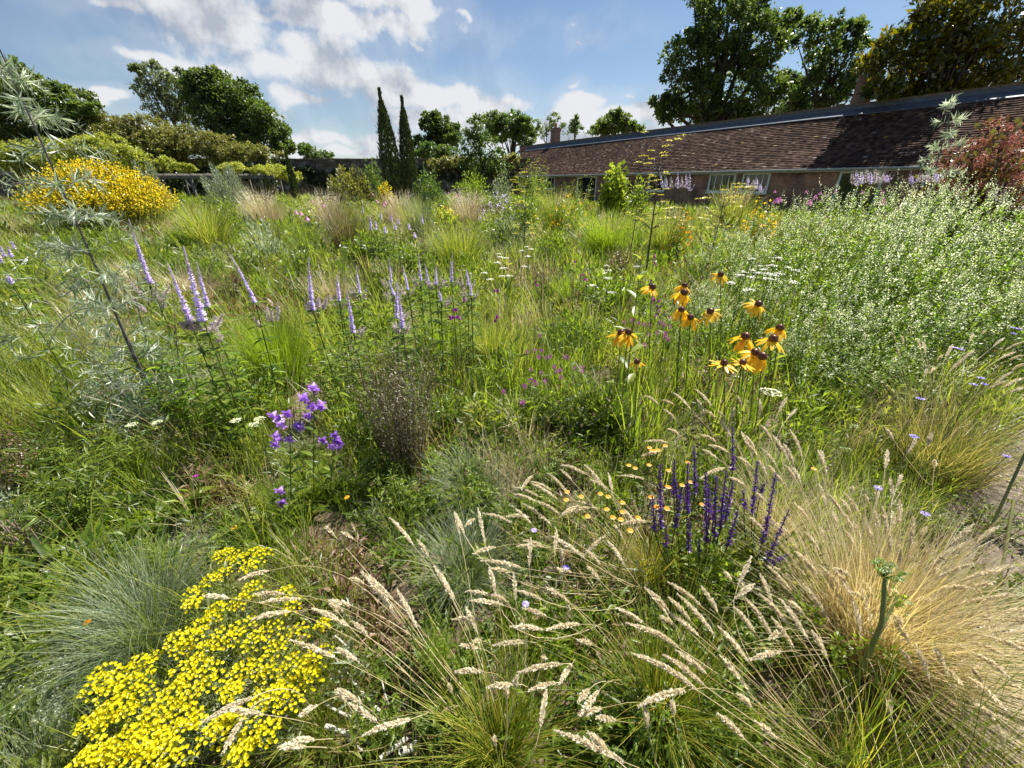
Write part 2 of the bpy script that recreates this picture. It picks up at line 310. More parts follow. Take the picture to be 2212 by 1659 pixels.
# ================================================================== GROUND
def ground_mat(name, soil, straw, green, gscale=2.0):
    m, n = base_mat(name)
    t = n.nodes.new('ShaderNodeTexCoord')
    a = n.nodes.new('ShaderNodeTexNoise'); n.links.new(t.outputs['Object'], a.inputs['Vector']); a.inputs['Scale'].default_value = .45; a.inputs['Detail'].default_value = 6
    b = n.nodes.new('ShaderNodeTexNoise'); n.links.new(t.outputs['Object'], b.inputs['Vector']); b.inputs['Scale'].default_value = 38; b.inputs['Detail'].default_value = 8; b.inputs['Roughness'].default_value = .75
    c1 = ramp(n, b.outputs['Fac'], [soil[0], soil[1], straw], [.32, .52, .7])
    mr = n.nodes.new('ShaderNodeMapRange'); n.links.new(a.outputs['Fac'], mr.inputs[0]); mr.inputs[1].default_value = .45; mr.inputs[2].default_value = .62; mr.inputs[4].default_value = .8
    mx = n.nodes.new('ShaderNodeMix'); mx.data_type = 'RGBA'; n.links.new(mr.outputs[0], mx.inputs[0]); n.links.new(c1, mx.inputs[6]); mx.inputs[7].default_value = (*green, 1)
    p = n.nodes.new('ShaderNodeBsdfPrincipled'); n.links.new(mx.outputs[2], p.inputs['Base Color']); p.inputs['Roughness'].default_value = .95
    bm = n.nodes.new('ShaderNodeBump'); bm.inputs['Strength'].default_value = .8; bm.inputs['Distance'].default_value = .02; n.links.new(b.outputs['Fac'], bm.inputs['Height']); n.links.new(bm.outputs[0], p.inputs['Normal'])
    o = n.nodes.new('ShaderNodeOutputMaterial'); n.links.new(p.outputs[0], o.inputs[0]); return m
gm = ground_mat('garden soil', [(.05, .035, .022), (.16, .115, .075)], (.34, .27, .18), (.06, .085, .025))
g = MB(); xs = np.concatenate([[-600, -200, -80], np.linspace(-40, 40, 41), [80, 200, 600]]); ys = np.concatenate([[-200, -40], np.linspace(-4, 60, 33), [100, 300, 900]])
X, Y = np.meshgrid(xs, ys); V = np.stack([X, Y, 0 * X], -1).reshape(-1, 3); nx = len(xs)
i = (np.arange(len(ys) - 1)[:, None] * nx + np.arange(nx - 1)[None]).ravel()
g.add(V, np.stack([i, i + 1, i + nx + 1, i + nx], -1)); tag(obj('ground', g, gm), 'bare brown garden soil under the planting', 'ground', kind='structure')
pm = ground_mat('crushed gravel', [(.08, .06, .045), (.2, .155, .115)], (.48, .42, .34), (.17, .13, .095))
pl = [P(2040, 1659), P(2060, 1480), P(2010, 1320), P(1990, 1200), P(2010, 1110), P(2090, 1030), P(2150, 950), P(2200, 870), P(2500, 850), P(3000, 1000), P(3000, 1700)]
g = MB(); V = np.array(pl); V[:, 2] = .004
g.add(V, [list(range(len(V)))]); tag(obj('gravel_path', g, pm), 'pale gravel path along the right side of the planting', 'path', kind='structure')
peb = solid_mat('pebbles', [(.22, .18, .14), (.6, .55, .48)], .85, 40)
def inside(p, poly):
    x, y = p[:, 0], p[:, 1]; r = np.zeros(len(p), bool); n = len(poly)
    for i in range(n):
        a, b = poly[i], poly[(i + 1) % n]
        c = ((a[1] > y) != (b[1] > y)); r ^= c & (x < (b[0] - a[0]) * (y - a[1]) / (b[1] - a[1] + 1e-12) + a[0])
    return r
# ================================================================== BUILDING (long lean-to shed against the garden wall)
ZE = 2.25; ZR = 5.0; WD = 3.8
L0 = P(1075, 381.3, ZE); R0 = P(1988, 358, ZE)
e = (R0 - L0) / np.linalg.norm(R0 - L0); n_ = np.array([-e[1], e[0], 0.0])       # e: along towards the camera, n_: back into the building
LEN = 46.0
def BP(s, w, z): return L0 * [1, 1, 0] + e * s + n_ * w + np.array([0, 0, z])
def wall_hit(u, v, wd=.32):                                                      # (s, z) where a sight line meets the front wall
    d = ray(u, v); q = BP(0, wd, 0); t = ((q - np.array([0, 0, EYE])) @ n_) / (d @ n_); h = d * t + np.array([0, 0, EYE])
    return float((h - q) @ e), float(h[2])
MW = np.array([e, n_, [0, 0, 1.0]])                                              # local (s, w, z) -> world
bld = thing('brick_shed', 'long low brick lean-to shed with a brown tiled roof and pale window frames', 'shed', BP(0, 0, 0))
BO = BP(0, 0, 0)
def lbox(mb, s0, s1, w0, w1, z0, z1, var=.5, mat=0): box(mb, (s0, w0, z0), (s1, w1, z1), MW, BO, var, mat)
M['brick'] = brick_mat('red brown brick', (.27, .12, .08), (.4, .2, .135), (.4, .33, .27), dark=.1, uaxis=tuple(e))
M['brickold'] = brick_mat('old garden wall brick', (.07, .05, .04), (.11, .08, .065), (.13, .12, .11), white=.55, dark=.9)
M['frame'] = solid_mat('pale green painted timber', [(.58, .66, .6), (.72, .78, .73)], .5, 3, bump=.05)
M['glass'] = solid_mat('dark window glass', [(.012, .014, .016), (.02, .024, .026)], .06, 1, spec=.8, bump=0)
M['lead'] = solid_mat('lead flashing', [(.045, .058, .08), (.095, .115, .15)], .55, 3, bump=.1, spec=.5, stretch=(1, 1, 2))
M['gutter'] = solid_mat('gutter paint', [(.28, .31, .29), (.4, .42, .39)], .5, 4, bump=.05)
# windows: (u0, u1, kind)
wins = []
for (u0, u1, kind, nb) in ((1530, 1586, 'window', 4), (1601, 1660, 'window', 4), (1807, 1903, 'door', 2), (1990, 2056, 'window', 4), (1400, 1436, 'window', 2), (1247, 1288, 'door', 1)):
    wins.append((wall_hit(u0, 400)[0], wall_hit(u1, 400)[0], kind, nb))
s_extra = wins[3][1]
wins += [(s_extra + 1.6, s_extra + 3.0, 'window', 4), (8.0, 9.6, 'window', 3)]
wins.sort()
wb = MB(); WF, WBK = .32, .55; s = 0.25; ZT = ZE + .12
for (a, b, kind, nb) in wins:
    lbox(wb, s, a, WF, WBK, 0, ZT)
    z0 = 1.12 if kind == 'window' else .05
    lbox(wb, a, b, WF, WBK, 0, z0); lbox(wb, a, b, WF, WBK, 2.12, ZT); s = b
lbox(wb, s, LEN, WF, WBK, 0, ZT)
lbox(wb, .25, .5, WBK, WD - .01, 0, ZT)                                           # end wall
V = [BP(.25, .55, ZT), BP(.25, WD - .01, ZT), BP(.25, WD - .01, ZR - .25)]
wb.add(V, [[0, 1, 2]])
obj('wall', wb, M['brick'], bld, BO, smooth=False)
for (a, b, kind, nb) in wins:
    z0 = 1.12 if kind == 'window' else .05; z1 = 2.12
    f = MB(); t = .09
    lbox(f, a, a + t, WF - .03, WF + .09, z0, z1); lbox(f, b - t, b, WF - .03, WF + .09, z0, z1)
    lbox(f, a + t, b - t, WF - .03, WF + .09, z1 - t, z1); lbox(f, a + t, b - t, WF - .03, WF + .09, z0, z0 + t)
    for k in range(1, nb):
        c = a + (b - a) * k / nb; lbox(f, c - .02, c + .02, WF, WF + .06, z0 + t, z1 - t)
    fr = obj('window' if kind == 'window' else 'door', f, M['frame'], bld, BO, smooth=False)
    gl = MB(); lbox(gl, a + t, b - t, WF + .035, WF + .05, z0 + t, z1 - t); obj('pane', gl, M['glass'], fr, BO, smooth=False)
    if kind == 'window':
        sl_ = MB(); lbox(sl_, a - .06, b + .06, WF - .1, WF - .032, z0 - .06, z0 + .02); obj('sill', sl_, M['frame'], fr, BO, smooth=False)
# roof: courses of tiles
def roof_mat():
    m, n = base_mat('brown clay roof tiles')
    at = n.nodes.new('ShaderNodeAttribute'); at.attribute_name = 'var'
    base = ramp(n, at.outputs['Fac'], [(.036, .022, .018), (.07, .043, .034), (.10, .064, .048), (.14, .092, .066), (.26, .23, .21), (.26, .17, .04)], [0, .4, .7, .97, .994, .998])
    t = n.nodes.new('ShaderNodeTexCoord'); ns = n.nodes.new('ShaderNodeTexNoise'); n.links.new(t.outputs['Object'], ns.inputs['Vector']); ns.inputs['Scale'].default_value = .8; ns.inputs['Detail'].default_value = 7
    mr = n.nodes.new('ShaderNodeMapRange'); n.links.new(ns.outputs['Fac'], mr.inputs[0]); mr.inputs[1].default_value = .35; mr.inputs[2].default_value = .7; mr.inputs[3].default_value = .85; mr.inputs[4].default_value = 1.2
    mx = n.nodes.new('ShaderNodeVectorMath'); mx.operation = 'SCALE'; n.links.new(base, mx.inputs[0]); n.links.new(mr.outputs[0], mx.inputs['Scale'])
    p = n.nodes.new('ShaderNodeBsdfPrincipled'); n.links.new(mx.outputs[0], p.inputs['Base Color']); p.inputs['Roughness'].default_value = 1; p.inputs['Specular IOR Level'].default_value = .08
    o = n.nodes.new('ShaderNodeOutputMaterial'); n.links.new(p.outputs[0], o.inputs[0]); return m
rm = roof_mat(); rf = MB(); NC = 29; TW = .19
sl_len = math.hypot(WD, ZR - ZE - .1); uw = np.array([0, WD / sl_len, (ZR - ZE - .1) / sl_len]); un = np.array([0, -uw[2], uw[1]])
nt_ = int(LEN / TW)
for k in range(NC):
    a0 = sl_len * k / NC; a1 = a0 + sl_len / NC * 1.25
    s0 = np.arange(nt_) * TW + (TW / 2 if k % 2 else 0); s1 = s0 + TW * .985
    lift0 = .055 + rng.normal(0, .004, nt_); lift1 = .008 + rng.normal(0, .002, nt_); sag = .05 * np.sin(s0 * .35 + 1) - .03 * np.sin(s0 * .9)
    sag = sag * math.sin(math.pi * k / NC)
    def q(sv, a, lf): return np.stack([sv, np.full(nt_, a) * uw[1] + un[1] * lf, ZE + a * uw[2] + un[2] * lf], -1)
    A, B_, C_, D_ = q(s0, a0, lift0 + sag), q(s1, a0, lift0 + sag), q(s1, a1, lift1 + sag), q(s0, a1, lift1 + sag)
    E_, F_ = q(s0, a0, lift0 - .048 + sag), q(s1, a0, lift0 - .048 + sag)
    V = np.stack([A, B_, C_, D_, E_, F_], 1).reshape(-1, 3) @ MW + BO
    b6 = np.arange(nt_)[:, None] * 6; vv = np.repeat(rng.random(nt_), 2)
    rf.add(V, (b6[:, :, None] + np.array([[0, 1, 2, 3], [4, 5, 1, 0]])[None]).reshape(-1, 4), vv)
roof = obj('roof', rf, rm, bld, BO, smooth=False)
und = MB(); lo = np.array([[0, .02, ZE - .04], [LEN, .02, ZE - .04], [LEN, WD, ZR - .19], [0, WD, ZR - .19]]) @ MW + BO
und.add(lo, [[0, 1, 2, 3]]); lo2 = np.array([[0, 0.02, ZE - .045], [0, .02, ZE + .02], [0, WD, ZR - .12], [0, WD, ZR - .195]]) @ MW + BO; und.add(lo2, [[0, 1, 2, 3]])
obj('roof_boarding', und, M['dstem'], bld, BO, smooth=False)
ld = MB()
ss_ = np.arange(0, LEN, 2.4)
for k, s0 in enumerate(ss_):
    s1 = min(s0 + 2.43, LEN); dz = .004 * (k % 2)
    V = np.array([[s0, WD - .42, ZR - .27 + dz], [s1, WD - .42, ZR - .27 + dz], [s1, WD - .04, ZR - .0 + dz], [s0, WD - .04, ZR + dz], [s0, WD - .04 , ZR + .16], [s1, WD - .04, ZR + .16],
                  [s0, WD - .42, ZR - .31], [s1, WD - .42, ZR - .31]]) @ MW + BO
    ld.add(V, [[0, 1, 2, 3], [3, 2, 5, 4], [6, 7, 1, 0]], .5)
obj('lead_flashing', ld, M['lead'], bld, BO, smooth=False)
gt = MB(); tubes(gt, np.array([BP(s, -.05, ZE - .05) for s in np.linspace(0, LEN, 24)]), .055, 6); fas = gt
lbox(gt, 0.1, LEN, .06, .09, ZE - .16, ZE - .01); obj('gutter', gt, M['gutter'], bld, BO)
# garden wall behind the shed
WO = BP(0, WD, 0); gw = MB(); lbox(gw, -1.5, LEN + 4, WD, WD + .35, 0, ZR + .16)
cp = MB(); lbox(cp, -1.5, LEN + 4, WD - .05, WD + .4, ZR + .163, ZR + .25)
bw = thing('garden_wall', 'tall brick wall standing behind the tiled shed roof', 'wall', WO); obj('brickwork', gw, M['brick'], bw, WO, smooth=False); obj('coping', cp, solid_mat('wall coping', [(.1, .07, .05), (.22, .16, .12)], .9, 6), bw, WO, smooth=False)
def chimney(u, s0, w0, ztop, width, label):
    o = BP(s0, w0, ZR - .3); r = thing('chimney', label, 'chimney', o); m = MB()
    def cb(a, z0, z1): box(m, (s0 - a, w0 - a, z0), (s0 + a, w0 + a, z1), MW, BO)
    cb(width / 2, ZR - .6, ztop - .3); cb(width / 2 + .05, ztop - .297, ztop - .12); cb(width / 2 + .01, ztop - .117, ztop)
    obj('stack', m, M['brickold2'] if 'brickold2' in M else M['brick'], r, o, smooth=False)
    pt = MB(); lathe(pt, BP(s0, w0, ztop - .02), (0, 0, 1), [(0, .13), (.28, .11), (.3, .14), (.42, .13), (.42, .09), (.2, .08)], 10); obj('chimney_pot', pt, solid_mat('terracotta pot', [(.3, .12, .06), (.45, .2, .11)], .8, 8), r, o)
def s_at(u, w):                                  # s where sight column u meets the line at depth w
    lo_, hi_ = 0.0, LEN
    for _ in range(50):
        mid = (lo_ + hi_) / 2; q = BP(mid, w, ZR); uu = CX + FPX * q[0] / (q[1] * math.cos(PIT) - (q[2] - EYE) * math.sin(PIT)); lo_, hi_ = (mid, hi_) if uu < u else (lo_, mid)
    return lo_
M['brickold2'] = brick_mat('weathered chimney brick', (.16, .09, .065), (.24, .15, .11), (.24, .21, .18), white=.25, uaxis=tuple(e))
chimney(1197, s_at(1199, WD + .75), WD + .75, 6.55, .7, 'small lichened chimney at the far end of the shed roof')
chimney(1852, s_at(1852, WD + .75), WD + .75, 6.55, .62, 'brick chimney in front of the glossy dark tree')
# far garden wall
YB = 46.0; zt = D(800, 345, YB)[2]
xl = D(-200, 345, YB)[0]; xr = BP(-1.4, WD + .1, 0)[0] + 1.0
gw = MB(); box(gw, (xl, YB, 0), (xr, YB + .4, zt)); cp = MB(); k = np.arange(xl, xr, .5)
for x in k: box(cp, (x, YB - .06, zt + .003), (x + .49, YB + .46, zt + .1 + rng.uniform(-.02, .03)))
bw = thing('garden_wall', 'old whitened brick wall along the far edge of the garden', 'wall', (0, YB, 0)); obj('brickwork', gw, M['brickold'], bw, (0, YB, 0), smooth=False); obj('coping', cp, solid_mat('mossy coping', [(.12, .1, .07), (.26, .22, .16)], .95, 9), bw, (0, YB, 0), smooth=False)

# ================================================================== TREES
def crown(mb, blobs, leaf, per, aniso=.8, up=.25, shell=.55, wl=.6, vr=None, clump=.16, hang=0):
    for (c, r, dens) in blobs:
        area = (r[0] * r[2] + r[0] * r[1] + r[1] * r[2]) * 4
        ncl = max(6, int(area * dens * 1.5)); d = rdir(ncl); rad = shell + (1 - shell) * rng.random(ncl) ** .6
        rad *= rng.uniform(.85, 1.12, ncl)
        cc = c + d * r * rad[:, None]
        cr_ = clump * (r.mean()) * rng.uniform(.7, 1.7, ncl) + leaf * .6
        k = per; pos = np.repeat(cc, k, 0) + rdir(ncl * k) * (np.repeat(cr_, k) * rng.random(ncl * k) ** .45)[:, None] * [1, 1, aniso]
        cv = np.repeat(rng.random(ncl), k) * .6 + rng.random(ncl * k) * .4
        out = np.repeat(d, k, 0); dd = nrmz(rdir(ncl * k) + out * .5 - np.array([0, 0, hang])); nr = nrmz(rdir(ncl * k) + np.array([0, 0, .7 + up]) + out * .5)
        sz = leaf * rng.uniform(.6, 1.35, ncl * k)
        diamonds(mb, pos, dd, nr, sz, sz * wl, cv)
def tree(name, label, cat, Y, blobs, mat, leaf, dens=1.0, per=26, base=None, trunk=None, group=None, depth=.9, shell=.55, wl=.6, clump=.16, limbs=True, hang=0, pos=None):
    bl = []
    for (u, v, ru, rv) in blobs:
        y = Y + rng.uniform(-.6, .6) if len(blobs) > 1 else Y
        c = D(u, v, y); rx = np.linalg.norm(D(u + ru, v, y) - c); rz = abs(D(u, v - rv, y)[2] - c[2])
        R3 = np.array([rx, max(rx, rz) * depth if rx < 3 * rz else rz * 1.5, rz])
        bl.append((c, R3 * .88, dens))
        for dv in rdir(7, .3): bl.append((c + dv * R3 * .85, R3 * rng.uniform(.16, .34), dens))
    zc = np.array([b[0] for b in bl]); bx = base if base is not None else zc[:, 0].mean()
    o = np.array([bx, Y, 0]); r = thing(name, label, cat, o, group)
    m = MB(); crown(m, bl, leaf, per, shell=shell, wl=wl, clump=clump, hang=hang); obj('crown', m, mat, r, o)
    if trunk:
        m = MB(); ztop = zc[:, 2].max(); zl = zc[:, 2].min()
        pth = curve3(o, o + [0.1, 0, zl * .6], [zc[:, 0].mean(), Y, zl + (ztop - zl) * .6], 9); tubes(m, pth, np.linspace(trunk, trunk * .25, 9), 7)
        for (c, rr, _) in bl[::8]:
            for kk in range(3):
                a = pth[rng.integers(3, 8)]; tip = c + rdir(1)[0] * rr * .75
                tubes(m, curve3(a, (a + tip) / 2 + [0, 0, -.1 * rr[2]], tip, 6), np.linspace(trunk * .35, trunk * .05, 6), 4)
        obj('trunk', m, M['bark'], r, o)
    return r
tree('tree', 'dark green tree at the far left above the hedge mound', 'tree', 42, [(15, 180, 60, 55), (90, 205, 55, 40), (150, 220, 55, 34), (190, 240, 32, 24), (40, 260, 70, 40), (-70, 200, 90, 80), (120, 262, 60, 35)], M['oak'], .26, 1.6, 24, trunk=.4)
tree('tree', 'airy pale grey green tree behind the hedge mound', 'tree', 57, [(335, 168, 42, 32), (372, 195, 46, 40), (318, 195, 32, 24), (395, 175, 32, 26), (350, 235, 45, 30), (300, 150, 16, 12), (395, 240, 35, 30)], M['pale'], .27, 1.0, 16, trunk=.35, shell=.3)
tree('tree', 'rounded dark oak rising right of the pale airy tree', 'oak', 55, [(462, 185, 50, 38), (505, 215, 58, 42), (545, 250, 52, 42), (582, 288, 40, 36), (608, 318, 26, 18), (470, 250, 60, 42), (428, 172, 28, 22), (520, 300, 60, 30), (430, 215, 35, 40)], M['oak'], .3, 1.7, 26, trunk=.5)
tree('shrub', 'brownish green hedge mound below the pale airy tree', 'shrub', 42, [(232, 277, 55, 36), (310, 282, 62, 38), (395, 303, 60, 33), (462, 314, 52, 28), (535, 327, 52, 20), (585, 336, 36, 12), (300, 320, 90, 30), (420, 335, 90, 22), (260, 300, 80, 34), (350, 312, 80, 34), (500, 332, 70, 18)], M['moundleaf'], .16, 4.4, 22, depth=.7, clump=.1, shell=.75)
tree('shrub', 'dull green shrub mass left of the hedge mound', 'shrub', 43.5, [(110, 290, 60, 36), (170, 272, 45, 30), (50, 305, 60, 30), (-20, 310, 60, 40), (140, 310, 80, 30)], M['moundleaf'], .16, 4.0, 22, clump=.1, shell=.75)
tree('climber', 'yellow green climbing vine sprawling over the left end of the pergola', 'climber', 38, [(20, 335, 60, 26), (105, 325, 70, 28), (190, 318, 55, 26), (255, 336, 60, 26), (320, 352, 60, 18), (385, 364, 45, 11), (240, 310, 40, 20), (150, 345, 90, 26), (60, 355, 80, 24)], M['vineleaf'], .16, 4.6, 20, clump=.1, depth=.6, shell=.75)
tree('climber', 'small yellow vine tuft on the pergola beside the grey bush', 'climber', 36.5, [(505, 362, 26, 10), (485, 368, 16, 7)], M['vineleaf'], .13, 9, 20)
tree('climber', 'yellow leaved vine hanging from the right end of the pergola', 'climber', 36.5, [(592, 370, 36, 14), (628, 380, 22, 16), (560, 366, 20, 8)], M['vineleaf'], .13, 8, 20)
tree('tree', 'small green treetop showing over the far wall', 'tree', 50, [(672, 330, 24, 15), (700, 338, 22, 10), (655, 322, 12, 10)], M['oakL'], .24, 2.6, 20, trunk=.15)
tree('tree', 'round dark tree beyond the wall beside the cypresses', 'tree', 60, [(945, 270, 34, 28), (965, 300, 38, 24), (915, 315, 28, 24), (930, 262, 24, 18), (980, 290, 22, 22)], M['oak'], .33, 1.5, 22, trunk=.4, shell=.4)
tree('tree', 'light green bushy tree just over the far wall', 'tree', 51, [(935, 328, 34, 20), (965, 330, 26, 16), (905, 335, 22, 14)], M['oakL'], .22, 3, 22, trunk=.15)
tree('tree', 'loose upright tree with feathery branches in front of the wall end', 'tree', 43, [(1030, 280, 24, 34), (1018, 320, 30, 36), (1050, 320, 28, 34), (1030, 365, 40, 28), (1075, 350, 26, 34)], M['oakL'], .19, 2.4, 18, trunk=.18, shell=.25)
tree('tree', 'domed yellow green tree left of the shed chimney', 'tree', 58, [(1068, 264, 30, 22), (1100, 270, 40, 30), (1138, 300, 24, 24), (1125, 280, 30, 28), (1080, 290, 40, 16)], M['oakL'], .3, 1.6, 22, trunk=.35, shell=.6)
tree('tree', 'sparse thin branched tree beside the small chimney', 'tree', 54, [(1180, 268, 20, 22), (1195, 256, 14, 12), (1168, 285, 14, 14)], M['oak'], .2, .5, 8, trunk=.14, shell=.3)
tree('tree', 'thin open tree right of the small chimney', 'tree', 52, [(1225, 278, 20, 16), (1255, 284, 24, 14), (1243, 262, 8, 14)], M['oakL'], .2, .8, 10, trunk=.14, shell=.3)
tree('tree', 'low round tree above the middle of the shed roof', 'tree', 56, [(1325, 268, 40, 22), (1338, 252, 24, 14), (1365, 280, 26, 14), (1300, 280, 26, 14)], M['oak'], .28, 2, 22, trunk=.3)
tree('shrub', 'brown leaved shrub on the wall at the end of the shed', 'shrub', 45, [(1085, 360, 30, 22), (1105, 345, 20, 14), (985, 350, 30, 14), (950, 355, 30, 14)], M['moundleaf'], .18, 4, 20)
tree('oak_tree', 'huge dark oak towering behind the shed roof', 'oak', 44, [(1485, 130, 62, 62), (1560, 60, 80, 66), (1640, 95, 72, 76), (1500, 205, 66, 56), (1600, 190, 90, 76), (1448, 240, 42, 32), (1680, 210, 55, 60), (1428, 222, 26, 22), (1530, -20, 60, 40), (1620, -10, 60, 50), (1700, 60, 26, 40), (1560, 255, 90, 30)], M['oak'], .28, 1.5, 26, trunk=.7, shell=.5, clump=.12)
tree('oak_tree', 'second dark oak between the huge oak and the glossy tree', 'oak', 39, [(1762, 85, 52, 58), (1805, 140, 55, 56), (1835, 75, 32, 30), (1772, 195, 66, 50), (1850, 195, 40, 50), (1710, 235, 34, 30), (1862, 95, 16, 12)], M['oak'], .25, 1.5, 26, trunk=.5, shell=.5, clump=.13)
mag = [(1900, 135, 46, 28), (1955, 95, 55, 46), (2040, 60, 64, 56), (2130, 50, 76, 66), (2215, 75, 76, 66), (2005, 150, 76, 42), (2100, 150, 84, 46), (1905, 195, 34, 20), (1960, 200, 60, 22), (2200, 165, 70, 36), (2290, 80, 90, 90), (2010, 20, 22, 30), (2080, -30, 100, 60), (2220, -40, 120, 70), (2350, 0, 90, 120)]
ms_ = s_at(2080, WD + 3.6); mY = float(BP(ms_, WD + 3.6, 0)[1]); mag += [(1940, 215, 60, 20), (2080, 205, 80, 26), (2050, 110, 110, 60)]
tree('magnolia_tree', 'glossy broad leaved tree glowing yellow green over the right end of the roof', 'magnolia', mY, mag, M['magno'], .3, 1.9, 12, trunk=.3, shell=.35, wl=.42, clump=.2)
# cypresses
def cypress(u0, v0, u1, v1, Y, hw, label, name='cypress', zb=0.0):
    top = D(u1, v1, Y); bx = D(u0, v0, Y)[0]; o = np.array([bx, Y, zb]); r = thing(name, label, 'cypress', o); H = top[2] - zb
    m = MB(); n = int(900 * H); t = rng.random(n) ** .8; a = U(0, 6.283, n)
    prof = hw * np.clip(np.sin(np.clip(t * .9 + .18, 0, 1) * math.pi) ** .55, 0, 1) * (1 - t ** 3 * .55) * (1 - .0 * t)
    lump = 1 + .07 * np.sin(a * 3 + t * 23) + .06 * np.sin(a * 5 - t * 41)
    rad = prof * lump * np.where(rng.random(n) < .06, 1.2, rng.uniform(.8, 1.03, n)); cx = bx + (top[0] - bx) * t
    pos = np.stack([cx + np.cos(a) * rad, Y + np.sin(a) * rad, zb + t * H], -1)
    d = nrmz(np.stack([np.cos(a) * .35, np.sin(a) * .35, np.full(n, 1.0)], -1) + rng.normal(0, .14, (n, 3))); nr = np.stack([np.cos(a), np.sin(a), np.full(n, .2)], -1) + rng.normal(0, .4, (n, 3))
    sz = rng.uniform(.12, .34, n) * min(1, .5 + H / 10); diamonds(m, pos, d, nr, sz, sz * .3, (.5 + .5 * np.sin(a * 4 + t * 30)) * .5 + rng.random(n) * .5)
    obj('crown', m, M['cyp'], r, o); m = MB(); tubes(m, np.array([[bx, Y, 0], [bx + (top[0] - bx) * .8, Y, H * .8]]), [hw * .3, .03], 6); obj('trunk', m, M['bark'], r, o)
cypress(853, 405, 819, 197, 35, .72, 'taller and wider of the two dark pencil cypresses')
cypress(886, 407, 868, 214, 36, .58, 'narrower of the two dark pencil cypresses')
cypress(640, 412, 617, 332, 34.5, .22, 'thin young cypress by the yellow pergola vine, leaning left')
cypress(580, 418, 574, 382, 34, .2, 'short dark young cypress before the pergola post')
cypress(918, 410, 919, 350, 34, .2, 'slim short cypress right of the tall pair')
cypress(632, 415, 628, 372, 34, .15, 'smallest young cypress tucked below the yellow vine')
# ivy on the far wall
tree('ivy', 'dark ivy hanging on the far wall between the small cypresses and the olive bush', 'ivy', 45.7, [(690, 388, 40, 22), (740, 378, 30, 20), (665, 375, 20, 20)], M['ivy'], .16, 6, 18, depth=.2)
tree('ivy', 'dark ivy covering the wall behind the pergola', 'ivy', 45.7, [(460, 360, 50, 12), (530, 362, 40, 14), (400, 372, 40, 14), (610, 362, 30, 16)], M['ivy'], .16, 6, 18, depth=.2)
tree('ivy', 'dark ivy on the wall right of the tall cypresses', 'ivy', 45.7, [(930, 372, 40, 22), (985, 375, 40, 24), (1030, 372, 40, 26)], M['ivy'], .17, 6, 18, depth=.2)
# pergola
PY = 36.0
def perg():
    x0 = D(300, 380, PY)[0]; x1 = D(575, 380, PY)[0]; zt = D(450, 379, PY)[2]; o = (x0, PY, 0); r = thing('pergola', 'weathered grey timber pergola below the far wall', 'pergola', o)
    tm = solid_mat('weathered timber', [(.09, .08, .07), (.2, .185, .165)], .9, 10, stretch=(.3, 1, 1))
    m = MB(); box(m, (x0, PY - .06, zt - .2), (x1 + .6, PY + .06, zt)); box(m, (x0, PY + 2.9, zt - .2), (x1 + .6, PY + 3.02, zt)); obj('beam', m, tm, r, o, smooth=False)
    for x in np.arange(x0 + .3, x1 + .6, 1.05):
        m = MB(); box(m, (x - .04, PY - .5, zt + .003), (x + .04, PY + 3.4, zt + .14)); obj('rafter', m, tm, r, o, smooth=False)
    for u in (345, 417, 495, 566):
        x = D(u, 400, PY)[0]
        for y in (PY, PY + 2.96):
            m = MB(); box(m, (x - .075, y - .075, 0), (x + .075, y + .075, zt - .203)); obj('post', m, tm, r, o, smooth=False)
        m = MB()
        for sg in (-1, 1): tubes(m, np.array([[x + sg * .07, PY - .01, zt - .95], [x + sg * .62, PY - .01, zt - .2]]), .05, 4)
        obj('brace', m, tm, r, o, smooth=False)
perg()
tree('ivy', 'deep shaded creeper on the back of the pergola', 'ivy', 40, [(380, 395, 60, 22), (470, 395, 60, 22), (560, 395, 50, 22), (250, 385, 80, 26)], M['ivy'], .16, 5, 18, depth=.3)
# ================================================================== PLANT BUILDERS
CROP = {'1': (0, 0, .3418), '2': (702, 0, .3418), '3': (1404, 0, .3652), '4': (0, 378, .3418), '5': (702, 378, .3418), '6': (1404, 486, .3652),
        'F': (0, 864, .3418), 'A': (702, 864, .3418), 'B': (1404, 918, .3652), 'E': (0, 1188, .3418), 'C': (702, 1188, .3418), 'D': (1404, 1188, .3652)}
def cx(k, x, y): a, b, s = CROP[k]; return a + x * s, b + y * s
def cP(k, x, y, z): return P(*cx(k, x, y), z)
def cD(k, x, y, Y): return D(*cx(k, x, y), Y)
def xy(u, Y): return np.array([D(u, 420, Y)[0] * 1.0, Y, 0.0])
def gx(u, v, Y, z=None):                 # ground point below what is seen at (u, v) at distance Y, and the height seen there
    q = D(u, v, Y); return np.array([q[0], q[1], 0.0]), q[2]

